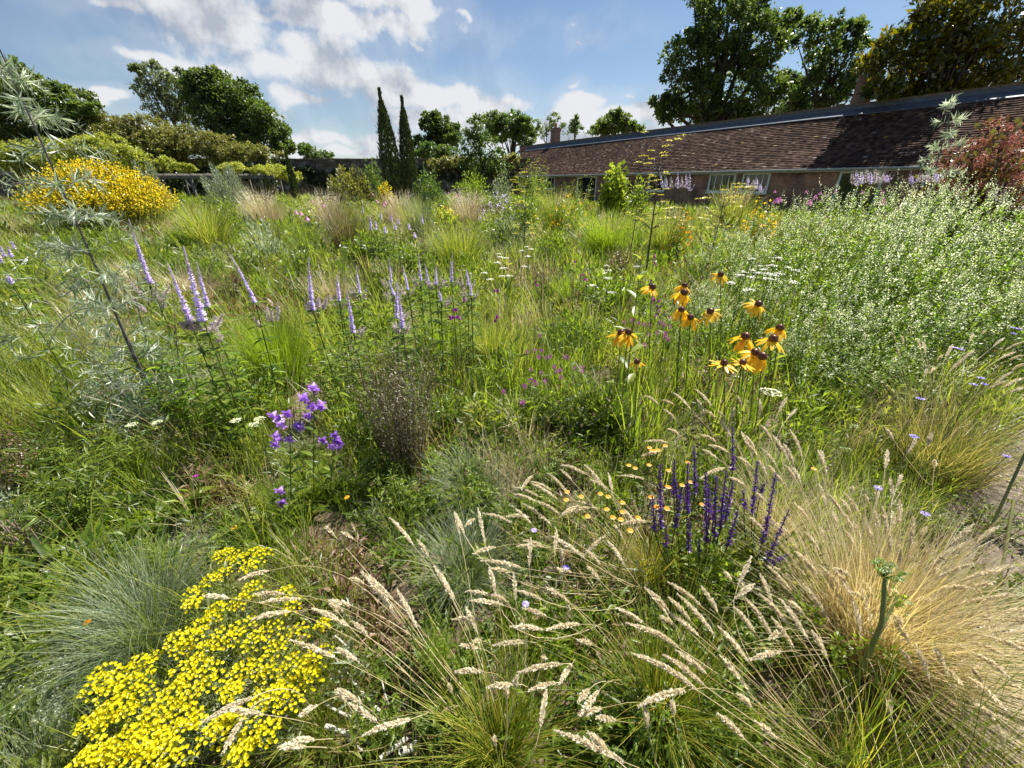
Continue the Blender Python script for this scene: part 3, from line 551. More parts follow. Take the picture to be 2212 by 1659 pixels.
def grass(mb, o, R, L, n, W=.006, spread=.9, curl=.7, ns=4, mat=0, upright=.15, Lv=.25, var=None):
    a = U(0, 6.283, n); r = R * rng.random(n) ** .6
    base = np.asarray(o) + np.stack([np.cos(a) * r, np.sin(a) * r, np.zeros(n)], -1)
    th = upright + spread * rng.random(n) ** 1.2 * (.45 + .55 * r / max(R, 1e-6)) + np.abs(rng.normal(0, .09, n)); aa = a + rng.normal(0, .8, n)
    return ribbons(mb, base, aa, th * .6, curl * rng.uniform(.1, 1.7, n), L * (1 - Lv * 1.6 + Lv * 2.6 * rng.random(n)) , W * rng.uniform(.7, 1.3, n), ns, var, mat)
def plumes(mb, pts, r, L, k, mat=0, up=.5, per=1.0, var=None):
    """seed plume along each polyline pts (n, m, 3): many small chaffy scales"""
    pts = np.asarray(pts, float); n, m, _ = pts.shape
    t = rng.random((n, k)) * (m - 1.001); i = t.astype(int); f = (t - i)[..., None]
    ar = np.arange(n)[:, None]; c = pts[ar, i] * (1 - f) + pts[ar, i + 1] * f; ax = nrmz(pts[ar, i + 1] - pts[ar, i])
    rd = rdir(n * k).reshape(n, k, 3); rd = nrmz(rd - ax * (rd * ax).sum(-1, keepdims=True))
    tt = t / (m - 1); prof = np.clip(np.sin(np.clip(tt * .92 + .1, 0, 1) * math.pi), .25, 1) ** .6
    rr = np.broadcast_to(np.asarray(r, float), (n,))[:, None]
    pos = c + rd * (rr * prof * rng.uniform(.1, .55, (n, k)))[..., None]
    d = nrmz(rd * 1.0 + ax * up); ln = np.broadcast_to(np.asarray(L, float), (n,))[:, None] * prof * rng.uniform(.7, 1.2, (n, k))
    nr = np.cross(d, ax) + rng.normal(0, .5, (n, k, 3))
    diamonds(mb, pos.reshape(-1, 3), d.reshape(-1, 3), nr.reshape(-1, 3), ln.ravel(), ln.ravel() * .48, var, mat)
def leafcloud(mb, o, R, H, n, L, W, mat=0, up=.3, z0=.05, fill=.5, full=False, flat=1.0):
    d = rdir(n); d[:, 2] = np.abs(d[:, 2]); rad = (fill + (1 - fill) * rng.random(n) ** .7) * (1 + .18 * np.sin(d[:, 0] * 9 + d[:, 1] * 7 + d[:, 2] * 5))
    pos = np.asarray(o) + d * rad[:, None] * [R, R, H - z0] + [0, 0, z0]
    dd = nrmz(d + rdir(n) * .9 + [0, 0, up]); nr = nrmz(rdir(n) * .8 + [0, 0, 1.0 * flat])
    sz = rng.uniform(.6, 1.3, n)
    (leaves if full else diamonds)(mb, pos, dd, nr, L * sz, W * sz, None, mat)
def stemset(mb, o, R, H, n, r=.003, lean=.5, mat=0, k=3, m=6):
    a = U(0, 6.283, n); q = R * rng.random(n) ** .6; b = np.stack([np.cos(a) * q * .35, np.sin(a) * q * .35, np.zeros(n)], -1)
    tip = np.stack([np.cos(a) * q, np.sin(a) * q, H * rng.uniform(.65, 1.05, n)], -1); mid = b * .5 + tip * .35 + [0, 0, .15 * H] + rng.normal(0, .03 * H, (n, 3)) * [1, 1, 0]
    t = np.linspace(0, 1, m)[None, :, None]; pts = (1 - t) ** 2 * b[:, None] + 2 * t * (1 - t) * mid[:, None] + t * t * tip[:, None] + np.asarray(o)
    tubes(mb, pts, np.linspace(r, r * .4, m)[None].repeat(n, 0), k, None, mat); return pts
def stemleaves(mb, pts, per, L, W, t0=.1, t1=1.0, mat=0, full=False, up=.5, droop=.3, taper=.4, fold=.25):
    pts = np.asarray(pts, float); n, m, _ = pts.shape
    t = (t0 + (t1 - t0) * rng.random((n, per))) * (m - 1.001); i = t.astype(int); f = (t - i)[..., None]; ar = np.arange(n)[:, None]
    c = pts[ar, i] * (1 - f) + pts[ar, i + 1] * f; ax = nrmz(pts[ar, i + 1] - pts[ar, i])
    rd = rdir(n * per).reshape(n, per, 3); rd = nrmz(rd - ax * (rd * ax).sum(-1, keepdims=True)); d = nrmz(rd + ax * up)
    s = (rng.uniform(.65, 1.2, (n, per)) * (1 - taper * t / (m - 1)))
    nr = nrmz(ax + rng.normal(0, .35, ax.shape))
    a = (c.reshape(-1, 3), d.reshape(-1, 3), nr.reshape(-1, 3), (L * s).ravel(), (W * s).ravel())
    if full: leaves(mb, *a, None, mat, droop=droop * rng.uniform(.3, 1.6, n * per), fold=fold)
    else: diamonds(mb, *a, None, mat)
def umbel(mb, c, r, n, size=.006, dome=.3, mat=0, ns=(0, 0, 1)):
    a = U(0, 6.283, n); q = r * np.sqrt(rng.random(n)); c = np.asarray(c, float); ns = nrmz(np.asarray(ns, float)); ex = nrmz(np.cross(ns, [.3, 1, .1])); ey = np.cross(ns, ex)
    pos = c + np.outer(np.cos(a) * q, ex) + np.outer(np.sin(a) * q, ey) + np.outer(dome * r * (1 - (q / r) ** 2), ns)
    d = nrmz(np.outer(np.cos(a * 3), ex) + np.outer(np.sin(a * 3), ey) + rng.normal(0, .2, (n, 3)))
    s = size * rng.uniform(.7, 1.4, n); diamonds(mb, pos, d, ns + rng.normal(0, .25, (n, 3)), s * 2, s * 1.8, None, mat, .5)
def clump(name, label, cat, u, v, Y, hw, kind, mat, n, group=None, **kw):
    """a whole plant that tops out at (u, v) at distance Y, hw pixels to each side"""
    o, zt = gx(u, v, Y); R = abs(D(u + hw, v, Y)[0] - o[0]); zt = max(zt, .12)
    if kind == 'grass':
        m = MB(); grass(m, o, R * .45, zt * kw.get('over', 1.12), n, kw.get('W', .008), kw.get('spread', 1.0), kw.get('curl', .7), kw.get('ns', 4), upright=.05)
        if 'plume' not in kw: return tag(obj(name, m, M[mat], None, o), label, cat, group)
        r = thing(name, label, cat, o, group); obj('blades', m, M[mat], r, o)
        m = MB(); k = kw['plume']; a = U(0, 6.283, k); q = R * .3 * rng.random(k)
        b = o + np.stack([np.cos(a) * q, np.sin(a) * q, np.zeros(k)], -1); p = ribbons(m, b, a, rng.uniform(.02, .25, k), rng.uniform(.05, .4, k), zt * rng.uniform(1.0, 1.25, k), .004, 8)
        plumes(m, p[:, 5:], kw.get('pr', .015), kw.get('pl', .03), kw.get('pk', 24), up=1.2); obj('seed_plumes', m, M[kw.get('pmat', 'straw')], r, o); return r
    r = thing(name, label, cat, o, group)
    m = MB(); st = MB()
    if kind == 'leafy':
        ns = kw.get('stems', 26); p = stemset(st, o, R, zt, ns, kw.get('r', .004)); stemleaves(m, p, n // ns, kw.get('L', .06), kw.get('W', .015), .08, 1.0, full=kw.get('full', False), up=kw.get('up', .5), taper=kw.get('taper', .3))
        if kw.get('cloud'): leafcloud(m, o, R, zt, kw['cloud'], kw.get('L', .06), kw.get('W', .015))
    else:
        stemset(st, o, R * .9, zt * .9, kw.get('stems', 14), kw.get('r', .01)); leafcloud(m, o, R, zt, n, kw.get('L', .06), kw.get('W', .02), fill=kw.get('fill', .45), up=kw.get('up', .3))
    obj('foliage', m, M[mat], r, o)
    if 'flowers' in kw:
        nf, fm, fs, fkind = kw['flowers']; m = MB(); d = rdir(nf); d[:, 2] = np.abs(d[:, 2]) * 1.1; d = nrmz(d)
        pos = o + d * [R * 1.02, R * 1.02, zt * 1.0] * rng.uniform(.82, 1.1, (nf, 1))
        if fkind == 'dots': diamonds(m, np.repeat(pos, 3, 0) + rng.normal(0, fs * .5, (nf * 3, 3)), rdir(nf * 3), rdir(nf * 3), fs, fs * .9, np.repeat(rng.random(nf), 3))
        elif fkind == 'umbels':
            for q in pos: m = MB(); umbel(m, q + [0, 0, .05], fs, 22, fs * .13, .2); obj('umbel', m, M[fm], r, o)
        elif fkind == 'sprays':
            a = U(0, 6.283, nf); th = .85 * rng.random(nf) ** .7; Ln = rng.uniform(.55, 1.06, nf)
            tp = o + np.stack([np.cos(a) * np.sin(th) * R * 1.25, np.sin(a) * np.sin(th) * R * 1.25, zt * (.22 + .8 * np.cos(th * 1.35))], -1) * np.stack([Ln, Ln, Ln ** .5], -1)
            dn = nrmz(np.stack([np.cos(a) * np.sin(th) * .5, np.sin(a) * np.sin(th) * .5, np.ones(nf)], -1)); kk = 9; tt = rng.random((nf, kk, 1)) * .5
            ps = (tp[:, None] - dn[:, None] * tt).reshape(-1, 3) + rng.normal(0, .022, (nf * kk, 3)); tubes(st, np.stack([tp - dn * .75, tp - dn * .35, tp], 1), .006, 3); k2 = len(ps)
            diamonds(m, ps, rdir(k2, .4), rdir(k2), fs * rng.uniform(.6, 1.2, k2), fs * .8, np.repeat(rng.random(nf), kk) * .5 + rng.random(k2) * .5)
        if fkind != 'umbels': obj('flowers', m, M[fm], r, o)
    obj('stems', st, M[kw.get('smat', 'stem')], r, o)
    return r

# ================================================================== GROUND COVER (nobody could count it)
nseed = 420
sY = 1.0 * (44 / 1.0) ** rng.random(nseed); sX = (sY * 1.17 + .95) * rng.uniform(-1, 1, nseed)
stype = rng.choice(8, nseed, p=[.2, .06, .26, .2, .06, .13, .05, .04])
def scatter(n, y0, y1):
    y = -.81 + np.sqrt(rng.uniform((y0 + .81) ** 2, (y1 + .81) ** 2, n)); x = (1.17 * y + .95) * rng.uniform(-1, 1, n)
    p = np.stack([x, y, 0 * x], -1)
    keep = ((p - BP(0, 0, 0)) @ n_ < -.3) & ~(inside(p, np.array(pl)[:, :2]) & (rng.random(n) > .10))
    return p[keep]
cov = {k: MB() for k in ('meadow_grass', 'straw_grass', 'leafy_undergrowth', 'herb_undergrowth', 'grey_undergrowth', 'lime_grass', 'rusty_undergrowth', 'dry_litter')}
CMAT = {'meadow_grass': 'green', 'straw_grass': 'straw', 'leafy_undergrowth': 'lush', 'herb_undergrowth': 'herb', 'grey_undergrowth': 'grey', 'lime_grass': 'limegrass', 'rusty_undergrowth': 'brown', 'dry_litter': 'straw'}
for (y0, y1, dens, nb, wd, hs) in ((.3, 2.2, 130, 20, .0055, .62), (2.2, 4.5, 62, 22, .009, .95), (4.5, 9, 24, 24, .014, 1.25), (9, 18, 11, 22, .02, 1.25), (18, 45, 4.5, 20, .034, 1.25)):
    nT = int(dens * (1.17 * (y1 * y1 - y0 * y0) + 1.9 * (y1 - y0))); p = scatter(nT, y0, y1); nT = len(p)
    pj = p * np.exp(rng.normal(0, .05, (nT, 1))) + rng.normal(0, .05, (nT, 3)) * p[:, 1:2]
    dd = ((np.log(pj[:, 1:2].clip(.2)) - np.log(sY)[None]) ** 2 * 1.0 + (pj[:, :1] / pj[:, 1:2].clip(.2) - (sX / sY)[None]) ** 2)
    ty = stype[dd.argmin(1)]; ty = np.where(rng.random(nT) < .22, rng.choice(8, nT), ty)
    if y0 >= 4.5: sw = rng.random(nT); far_ = .34 if y0 >= 9 else .2; ty = np.where(((ty == 0) | (ty == 5) | (ty == 7)) & (sw < far_), rng.choice([1, 1, 3, 4, 6], nT), ty)
    H = hs * np.exp(rng.normal(0, .22, nT))
    for t, (nm, ribbon, L0_) in enumerate((('meadow_grass', 1, .40), ('straw_grass', 1, .40), ('leafy_undergrowth', 0, .32), ('herb_undergrowth', 0, .26), ('grey_undergrowth', 0, .26), ('lime_grass', 1, .36), ('rusty_undergrowth', 0, .24), ('meadow_grass', 1, .5))):
        q = p[ty == t]; h = H[ty == t] * L0_
        if not len(q): continue
        if ribbon:
            b = np.repeat(q, nb, 0); a = U(0, 6.283, len(b)); rr = .09 * hs * rng.random(len(b)) ** .5; b = b + np.stack([np.cos(a) * rr, np.sin(a) * rr, 0 * a], -1)
            ribbons(cov[nm], b, a, rng.uniform(.02, .5, len(b)), rng.uniform(.1, 1.1, len(b)), np.repeat(h, nb) * rng.uniform(.5, 1.25, len(b)), wd * rng.uniform(.6, 1.3, len(b)), 3 if y0 < 9 else 2, np.repeat(rng.random(len(q)), nb) * .6 + rng.random(len(b)) * .4)
        else:
            k = int(nb * 2.2); b = np.repeat(q, k, 0); d = rdir(len(b), .2); d[:, 2] = np.abs(d[:, 2])
            hh = np.repeat(h, k); b = b + d * np.stack([.13 * hs + 0 * hh, .13 * hs + 0 * hh, hh], -1) * (rng.random((len(b), 1)) ** .5)
            sz = rng.uniform(.6, 1.3, len(b)) * max(wd * 4.0, .026) * np.repeat(np.exp(rng.normal(0, .3, len(q))), k)
            sz = np.minimum(sz, max(wd * 6, .034)); shp = leaves if y0 < 4.5 else diamonds; kw_ = dict(droop=rng.uniform(0, .7, len(b)), ts=(0, .45, 1), prof=(.2, 1, .03)) if y0 < 4.5 else {}
            shp(cov[nm], b, nrmz(rdir(len(b)) + d + [0, 0, .3]), nrmz(rdir(len(b)) + [0, 0, 1.0]), sz * 1.9, sz * (.46 if t != 4 else .3), **kw_, var=np.repeat(rng.random(len(q)), k) * .6 + rng.random(len(b)) * .4)
q = scatter(5500, .3, 5.0); n = len(q); ribbons(cov['dry_litter'], q + [0, 0, .006], U(0, 6.283, n), 1.45 + rng.normal(0, .08, n), rng.normal(0, .1, n), rng.uniform(.04, .2, n), rng.uniform(.0015, .0035, n) * (1 + q[:, 1] * .2), 2)
LAB = {'meadow_grass': 'mixed green meadow grass between the perennials', 'straw_grass': 'dry straw coloured grass scattered through the meadow', 'leafy_undergrowth': 'fresh green leafy undergrowth filling the beds', 'herb_undergrowth': 'low olive green herbs covering the soil',
       'grey_undergrowth': 'grey green low foliage in patches', 'lime_grass': 'lime green grass patches', 'rusty_undergrowth': 'rusty brown spent foliage in low patches', 'dry_litter': 'dry stalks lying on the bare soil'}
for k, m in cov.items(): tag(obj(k, m, M[CMAT[k]]), LAB[k], 'ground cover', kind='stuff')
m = MB(); q = scatter(20000, .4, 5); full = np.sqrt(rng.uniform(.3, 30, 12000)); px = rng.uniform(.3, 1.6, 12000) * full
q = np.stack([px, full, 0 * px + .004], -1); q = q[inside(q, np.array(pl)[:, :2])][:5200]
n = len(q); s = rng.uniform(.004, .014, n); ang = np.arange(5) * 2 * math.pi / 5; jr = rng.uniform(.7, 1.3, (n, 5))
ring = np.stack([np.cos(ang) * jr, np.sin(ang) * jr, np.zeros((n, 5))], -1) * s[:, None, None] + q[:, None]; top = q + np.stack([0 * s, 0 * s, s * .7], -1); ring2 = ring * .6 + q[:, None] * .4 + np.stack([0 * s, 0 * s, s * .6], -1)[:, None]
V = np.concatenate([ring, ring2], 1).reshape(-1, 3); b = np.arange(n)[:, None] * 10
fq = np.array([[i, (i + 1) % 5, 5 + (i + 1) % 5, 5 + i] for i in range(5)]); m.add(V, (b[:, :, None] + fq[None]).reshape(-1, 4), np.repeat(rng.random(n), 5)); m.add(V[:0], np.zeros((0, 5), int), 0) if 0 else None
m.add(V.copy(), (b + np.arange(5, 10)[None]), rng.random(n))
tag(obj('path_gravel', m, plant_mat('gravel stones', [(.12, .095, .07), (.27, .22, .17), (.46, .41, .34)], 0, .9), smooth=False), 'loose pale gravel stones on the path', 'gravel', kind='stuff')
M['clover'] = plant_mat('clover leaves', [(.06, .12, .012), (.14, .24, .02), (.26, .37, .045)], .55)
# ================================================================== FAR AND MIDDLE PLANTS
clump('broom_bush', 'big broom bush covered in golden yellow flowers at the left', 'bush', 192, 347, 14.5, 146, 'bush', 'herb', 7000, L=.13, W=.018, stems=60, fill=.3, up=.9, flowers=(2500, 'broomY', .062, 'sprays'))
clump('broom_bush', 'small yellow broom at the foot of the tall cypresses', 'bush', 830, 394, 25, 26, 'bush', 'herb', 900, L=.14, W=.02, stems=16, fill=.3, up=.9, flowers=(110, 'broomY', .075, 'sprays'))
clump('grey_bush', 'rounded silver grey bush standing in front of the pergola', 'bush', 478, 364, 29, 50, 'bush', 'olive', 6500, L=.17, W=.035, fill=.55, up=.6)
clump('grey_bush', 'grey green bush tucked behind the big yellow broom', 'bush', 308, 359, 26, 40, 'bush', 'olive', 5000, L=.17, W=.035, fill=.55, up=.6)
clump('olive_bush', 'wide dull olive bush below the far wall, left of the cypresses', 'bush', 752, 366, 33, 52, 'bush', 'moundleaf', 5500, L=.2, W=.07, fill=.55)
clump('shrub', 'pale green shrub squeezed behind the taller cypress', 'bush', 800, 352, 37, 26, 'bush', 'oakL', 1800, L=.22, W=.09, fill=.5)
clump('shrub', 'light green leafy shrub right of the tall cypresses', 'bush', 925, 372, 30, 34, 'bush', 'oakL', 2200, L=.17, W=.07)
clump('shrub', 'mid green shrub before the end of the shed', 'bush', 1020, 378, 30, 42, 'bush', 'lush', 2600, L=.17, W=.07)
clump('shrub', 'grey white leaved shrub below the left eave of the shed', 'bush', 1085, 372, 26, 30, 'bush', 'grey', 2400, L=.13, W=.03)
clump('fennel', 'big yellow flowering fennel below the left part of the roof', 'fennel', 1155, 352, 19, 46, 'leafy', 'limegrass', 3600, stems=40, L=.16, W=.014, cloud=900, flowers=(95, 'fennel', .085, 'umbels'))
clump('fennel', 'fennel with flat yellow umbels beside the pale door posts', 'fennel', 1252, 380, 18, 40, 'leafy', 'limegrass', 1300, stems=22, L=.14, W=.012, flowers=(46, 'fennel', .07, 'umbels'))
clump('vine_bush', 'bright lime leaved vine bush in front of the shed wall', 'bush', 1333, 367, 19, 34, 'bush', 'lime', 1500, L=.19, W=.17, fill=.5, up=.2)
clump('shrub', 'leafy green shrub right of the lime vine bush', 'bush', 1385, 392, 17, 26, 'bush', 'lush', 1200, L=.13, W=.05)
sm = clump('smoke_bush', 'smoke bush with rusty pink plumes in front of the shaded roof', 'bush', 2150, 292, 9.6, 112, 'bush', 'wine', 6000, L=.11, W=.07, fill=.4, stems=30)
def smoke():
    o, zt = gx(2150, 292, 9.6); R = abs(D(2262, 292, 9.6)[0] - o[0]); m = MB(); n = 150; d = rdir(n, .25); d[:, 2] = np.abs(d[:, 2]); d = nrmz(d)
    c = o + d * [R, R, zt] * rng.uniform(.82, 1.1, (n, 1)); k = 170; r = rng.uniform(.1, .2, n)
    pos = np.repeat(c, k, 0) + rdir(n * k) * (np.repeat(r, k) * rng.random(n * k) ** .5)[:, None]
    keep = pos[:, 2] > .75; pos = pos[keep]; vv = np.repeat(rng.random(n), k)[keep] * .6 + rng.random(len(pos)) * .4
    diamonds(m, pos, rdir(len(pos)), rdir(len(pos)), .045, .014, vv); obj('smoke_plumes', m, M['smoke'], sm, o)
smoke()
clump('shrub', 'deep green glossy shrub at the right edge below the smoke bush', 'bush', 2190, 470, 7.2, 60, 'bush', 'ivy', 2200, L=.09, W=.045, fill=.5)
# leafy saplings: a wand with drooping narrow silver leaves
def sapling(name, label, base, top, nb, bl, leafL, leafW, mat, smat, r0, per, droopy=.5, t0=.12, extra=()):
    o = np.array([base[0], base[1], 0.0]); r = thing(name, label, 'sapling', o); st = MB(); lf = MB()
    trunk = curve3(o, (o + np.asarray(top)) / 2 + [.03, 0, .05], top, 14); tubes(st, trunk, np.linspace(r0, r0 * .3, 14), 6, .2)
    for (a, b) in extra: tubes(st, curve3(a, (np.asarray(a) + b) / 2, b, 8), np.linspace(r0 * .6, r0 * .12, 8), 5, .4)
    lines = [trunk] + [curve3(a, (np.asarray(a) + b) / 2, b, 14) for a, b in extra]
    for k in range(nb):
        ln = lines[0] if (k % 3 or not extra) else lines[1 + rng.integers(len(extra))]
        t = t0 + (1 - t0) * rng.random() ** 2.0; p0 = ln[int(t * 12.99)]; a = U(0, 6.283); L = bl * rng.uniform(.5, 1.15) * (1.15 - t * .75)
        out = np.array([math.cos(a), math.sin(a), 0]); q = curve3(p0, p0 + out * L * .5 + [0, 0, L * .42], p0 + out * L + [0, 0, L * (.35 - droopy * rng.random())], 8)
        tubes(st, q, np.linspace(r0 * .18, .0012, 8), 3, .6); stemleaves(lf, q[None], per, leafL, leafW, .2, 1.0, full=True, up=.75, droop=.35, taper=.2, fold=.1)
    stemleaves(lf, trunk[None, 9:], per // 2, leafL, leafW, 0, 1, full=True, up=.6, taper=.3, fold=.1)
    obj('leaves', lf, M[mat], r, o); obj('stem', st, M[smat], r, o)
q = P(352, 925, 0); sapling('silver_sapling', 'tall silver willow like sapling leaning over the left foreground', q, D(-8, 90, q[1]), 150, .48, .085, .008, 'silver', 'greystem', .0105, 26, .75,
    extra=[(P(380, 960, 0), D(180, 520, q[1] + .1)), (P(370, 940, 0), D(270, 560, q[1] + .25)), (P(330, 930, 0), D(60, 600, q[1] + .15)), (P(300, 920, 0), D(120, 690, q[1] + .1)), (P(400, 930, 0), D(370, 610, q[1] + .2)), (P(250, 900, 0), D(20, 720, q[1] + .2))])
q = xy(2030, 9.0); sapling('silver_sapling', 'silver leaved sapling standing before the dark shaded roof', q, D(2062, 205, 9.0), 40, .7, .15, .018, 'silver', 'greystem', .022, 22, .3, .25)
# middle clumps -------------------------------------------------- (name, label, u, v_top, Y, half width px, ...)
G = lambda *a, **k: clump('grass_clump', *a, **k)
G('bushy green grass clump left of the middle, near the yellow broom', 'grass clump', 425, 445, 10.5, 66, 'grass', 'green', 900, W=.014)
G('dark grey green feathery clump left of the lilac spires in the distance', 'grass clump', 735, 455, 9.8, 36, 'grass', 'darkfine', 700, W=.012, curl=.5)
G('tall grass clump with buff plumes before the left part of the shed', 'grass clump', 1205, 425, 13.5, 46, 'grass', 'green', 700, W=.016, curl=.35, plume=46, pr=.03, pl=.05, pk=26)
G('broad green grass clump with pale plumes right of the centre', 'grass clump', 1315, 468, 9.2, 70, 'grass', 'limegrass', 1500, W=.011, curl=.6, plume=50, pr=.02, pl=.035)
G('low fine green grass clump in the middle with hazy buff tips', 'grass clump', 985, 492, 8.2, 84, 'grass', 'green', 1500, W=.009, curl=.6, plume=36, pr=.018, pl=.03)
G('buff plumed grass clump in front of the shed windows', 'grass clump', 1590, 418, 14, 28, 'grass', 'green', 600, W=.016, curl=.5, plume=60, pr=.03, pl=.06, pk=26)
G('wide buff grass patch right of the broad green clump', 'grass clump', 1450, 470, 9.5, 60, 'grass', 'green', 900, W=.012, curl=.5, plume=20, pr=.02, pl=.03)
G('straight lush green blades by the violet penstemons', 'grass clump', 578, 705, 3.05, 74, 'grass', 'limegrass', 800, W=.007, curl=.35, spread=.7)
G('upright lime green blades left of the bright leafy bush', 'grass clump', 955, 705, 3.7, 48, 'grass', 'limegrass', 420, W=.008, curl=.3, spread=.6)
G('upright green blades touching the bright leafy bush', 'grass clump', 1058, 700, 3.5, 48, 'grass', 'green', 520, W=.007, curl=.3, spread=.6)
G('soft green grass at the left edge under the silver sapling', 'grass clump', 48, 705, 3.3, 100, 'grass', 'green', 1400, W=.005, curl=.9)
G('dark olive grass tussock at the left below the silver sapling', 'grass clump', 112, 842, 2.5, 66, 'grass', 'green', 1100, W=.0035, curl=.5)
G('bright grass tuft beside the magenta bells right of the centre', 'grass clump', 1230, 600, 5.6, 50, 'grass', 'limegrass', 420, W=.009, curl=.5)
G('green tuft before the dark grey feathery clump', 'grass clump', 640, 545, 7.5, 40, 'grass', 'green', 320, W=.01)
G('bluish upright blades in the distance left of the fennel', 'grass clump', 905, 442, 11, 26, 'grass', 'blue', 240, W=.03, curl=.25, spread=.5)
Lf = lambda *a, **k: clump('perennial', *a, **k)
Lf('feathery bright green perennial at the left middle', 'perennial', 645, 478, 9.2, 48, 'leafy', 'limegrass', 2400, stems=60, L=.1, W=.007, cloud=800)
Lf('silver foliage perennial left of the feathery bright green one', 'perennial', 555, 478, 8.6, 46, 'bush', 'silver', 1700, L=.07, W=.018, fill=.3)
Lf('leafy yellow green perennial patch behind the lilac spires', 'perennial', 800, 505, 8.0, 64, 'leafy', 'lush', 2400, stems=60, L=.12, W=.03, cloud=600)
Lf('second leafy yellow green patch, nearer the fine middle grass', 'perennial', 888, 535, 7.4, 54, 'leafy', 'lush', 1800, stems=46, L=.11, W=.028, cloud=500)
Lf('blue grey spurge mound beyond the fine middle grass', 'perennial', 1100, 465, 10, 42, 'bush', 'blue', 1600, L=.11, W=.03)
Lf('round dark green mound in the middle right', 'perennial', 1200, 500, 8.6, 46, 'bush', 'lush', 2600, L=.06, W=.024, fill=.5)
Lf('bright leafy bush in the centre right of the lime blades', 'perennial', 1235, 690, 3.9, 96, 'leafy', 'lush', 2600, stems=90, L=.065, W=.016, r=.0025, cloud=900, full=False)
Lf('green leafy bush behind the bright centre bush', 'perennial', 1310, 600, 5.2, 92, 'leafy', 'lush', 2300, stems=80, L=.08, W=.02, r=.003, cloud=900)
Lf('rusty brown spent perennial near the white umbels', 'perennial', 1185, 565, 6.2, 66, 'leafy', 'brown', 1700, stems=90, L=.03, W=.016)
Lf('brownish low perennial under the broad green grass clump', 'perennial', 1350, 535, 7.6, 52, 'leafy', 'brown', 1100, stems=60, L=.04, W=.02)
Lf('rust tinted perennial behind the left lilac spires', 'perennial', 640, 580, 6.0, 64, 'leafy', 'brown', 1200, stems=60, L=.04, W=.02)
Lf('dense dark wiry shrub standing alone in the centre foreground', 'perennial', 842, 735, 1.95, 116, 'leafy', 'darkfine', 9500, stems=230, L=.02, W=.0045, r=.0013, smat='brown', taper=.1)
Lf('yellow green leafy herb in front of the left fennel', 'perennial', 1130, 420, 14, 50, 'leafy', 'lush', 1200, stems=40, L=.13, W=.05, cloud=400)
Lf('leafy green perennial with yellow flowers at the foot of the shed door posts', 'perennial', 1230, 430, 13, 44, 'leafy', 'lush', 1000, stems=36, L=.13, W=.04, flowers=(40, 'yellow', .06, 'dots'))
Lf('leafy perennial with orange yellow flowers below the first window pair', 'perennial', 1655, 432, 11.5, 36, 'leafy', 'lush', 900, stems=36, L=.1, W=.03, flowers=(70, 'yellow', .06, 'dots'))
Lf('second orange flowered perennial left of the white clover mass', 'perennial', 1475, 462, 9.0, 34, 'leafy', 'herb', 900, stems=36, L=.08, W=.02, flowers=(60, 'orange', .05, 'dots'))
Lf('lime yellow flowered mound in the distance right of the cypresses', 'perennial', 960, 448, 12, 36, 'bush', 'limegrass', 1100, L=.1, W=.03, flowers=(260, 'fennel', .05, 'dots'))
Lf('purple hazed perennial patch before the left end of the shed', 'perennial', 1075, 420, 15, 50, 'leafy', 'herb', 1000, stems=50, L=.1, W=.03, flowers=(120, 'lilac', .05, 'dots'))
Lf('young shrub with yellow green leaves left of the small broom', 'perennial', 655, 415, 12, 26, 'leafy', 'lime', 240, stems=9, L=.16, W=.08)
Lf('bushy green perennial left of the yellow leaved young shrub', 'perennial', 480, 430, 12, 34, 'bush', 'lush', 1400, L=.08, W=.03)
Lf('umbels over green foliage below the grey bush', 'perennial', 450, 418, 15, 40, 'leafy', 'lush', 700, stems=26, L=.13, W=.03, flowers=(40, 'fennel', .05, 'umbels'))
def many(grp, label, cat, n, box_, kind, mat, cnt, zr, hwr, **kw):
    for _ in range(n):
        u, v = U(box_[0], box_[1]), U(box_[2], box_[3]); b = P(u, v, 0); Y = b[1]; h = U(*zr); R = U(*hwr); vt = CY - FPX * ((h - EYE) * math.cos(PIT) + Y * math.sin(PIT)) / (Y * math.cos(PIT) - (h - EYE) * math.sin(PIT))
        f = Y * math.cos(PIT) - (h - EYE) * math.sin(PIT); uu = CX + FPX * b[0] / f
        clump('perennial' if kind != 'grass' else 'grass_clump', label, cat, uu, vt, Y, R * FPX / f, kind, mat, cnt, grp, **kw)
many('leafy mounds behind the lilac spires', 'low leafy lime green mound in the patchwork behind the lilac spires', 'perennial', 16, (150, 1000, 520, 640), 'leafy', 'lush', 900, (.4, .75), (.22, .42), stems=40, L=.085, W=.022, cloud=250)
many('dry tufts behind the lilac spires', 'dry buff grass tuft in the patchwork behind the lilac spires', 'grass clump', 12, (200, 1050, 540, 680), 'grass', 'straw', 200, (.3, .55), (.2, .4), W=.012, curl=.5)
many('rusty clumps behind the lilac spires', 'rust brown spent clump in the patchwork behind the lilac spires', 'perennial', 22, (250, 1050, 540, 700), 'leafy', 'brown', 700, (.3, .55), (.2, .36), stems=50, L=.035, W=.016)
many('dark bushy perennials across the middle', 'dark green bushy perennial standing in the middle distance', 'perennial', 12, (350, 1500, 480, 580), 'bush', 'lush', 1200, (.5, .95), (.25, .5), L=.07, W=.026, fill=.45)
many('upright tufts across the middle', 'upright green grass tuft in the middle distance', 'grass clump', 14, (100, 1500, 480, 640), 'grass', 'green', 240, (.5, .95), (.2, .4), W=.013, curl=.5)
many('grey tufts across the middle', 'grey green wiry tuft in the middle distance', 'perennial', 9, (250, 1350, 470, 600), 'leafy', 'grey', 800, (.5, .8), (.2, .34), stems=46, L=.05, W=.01)
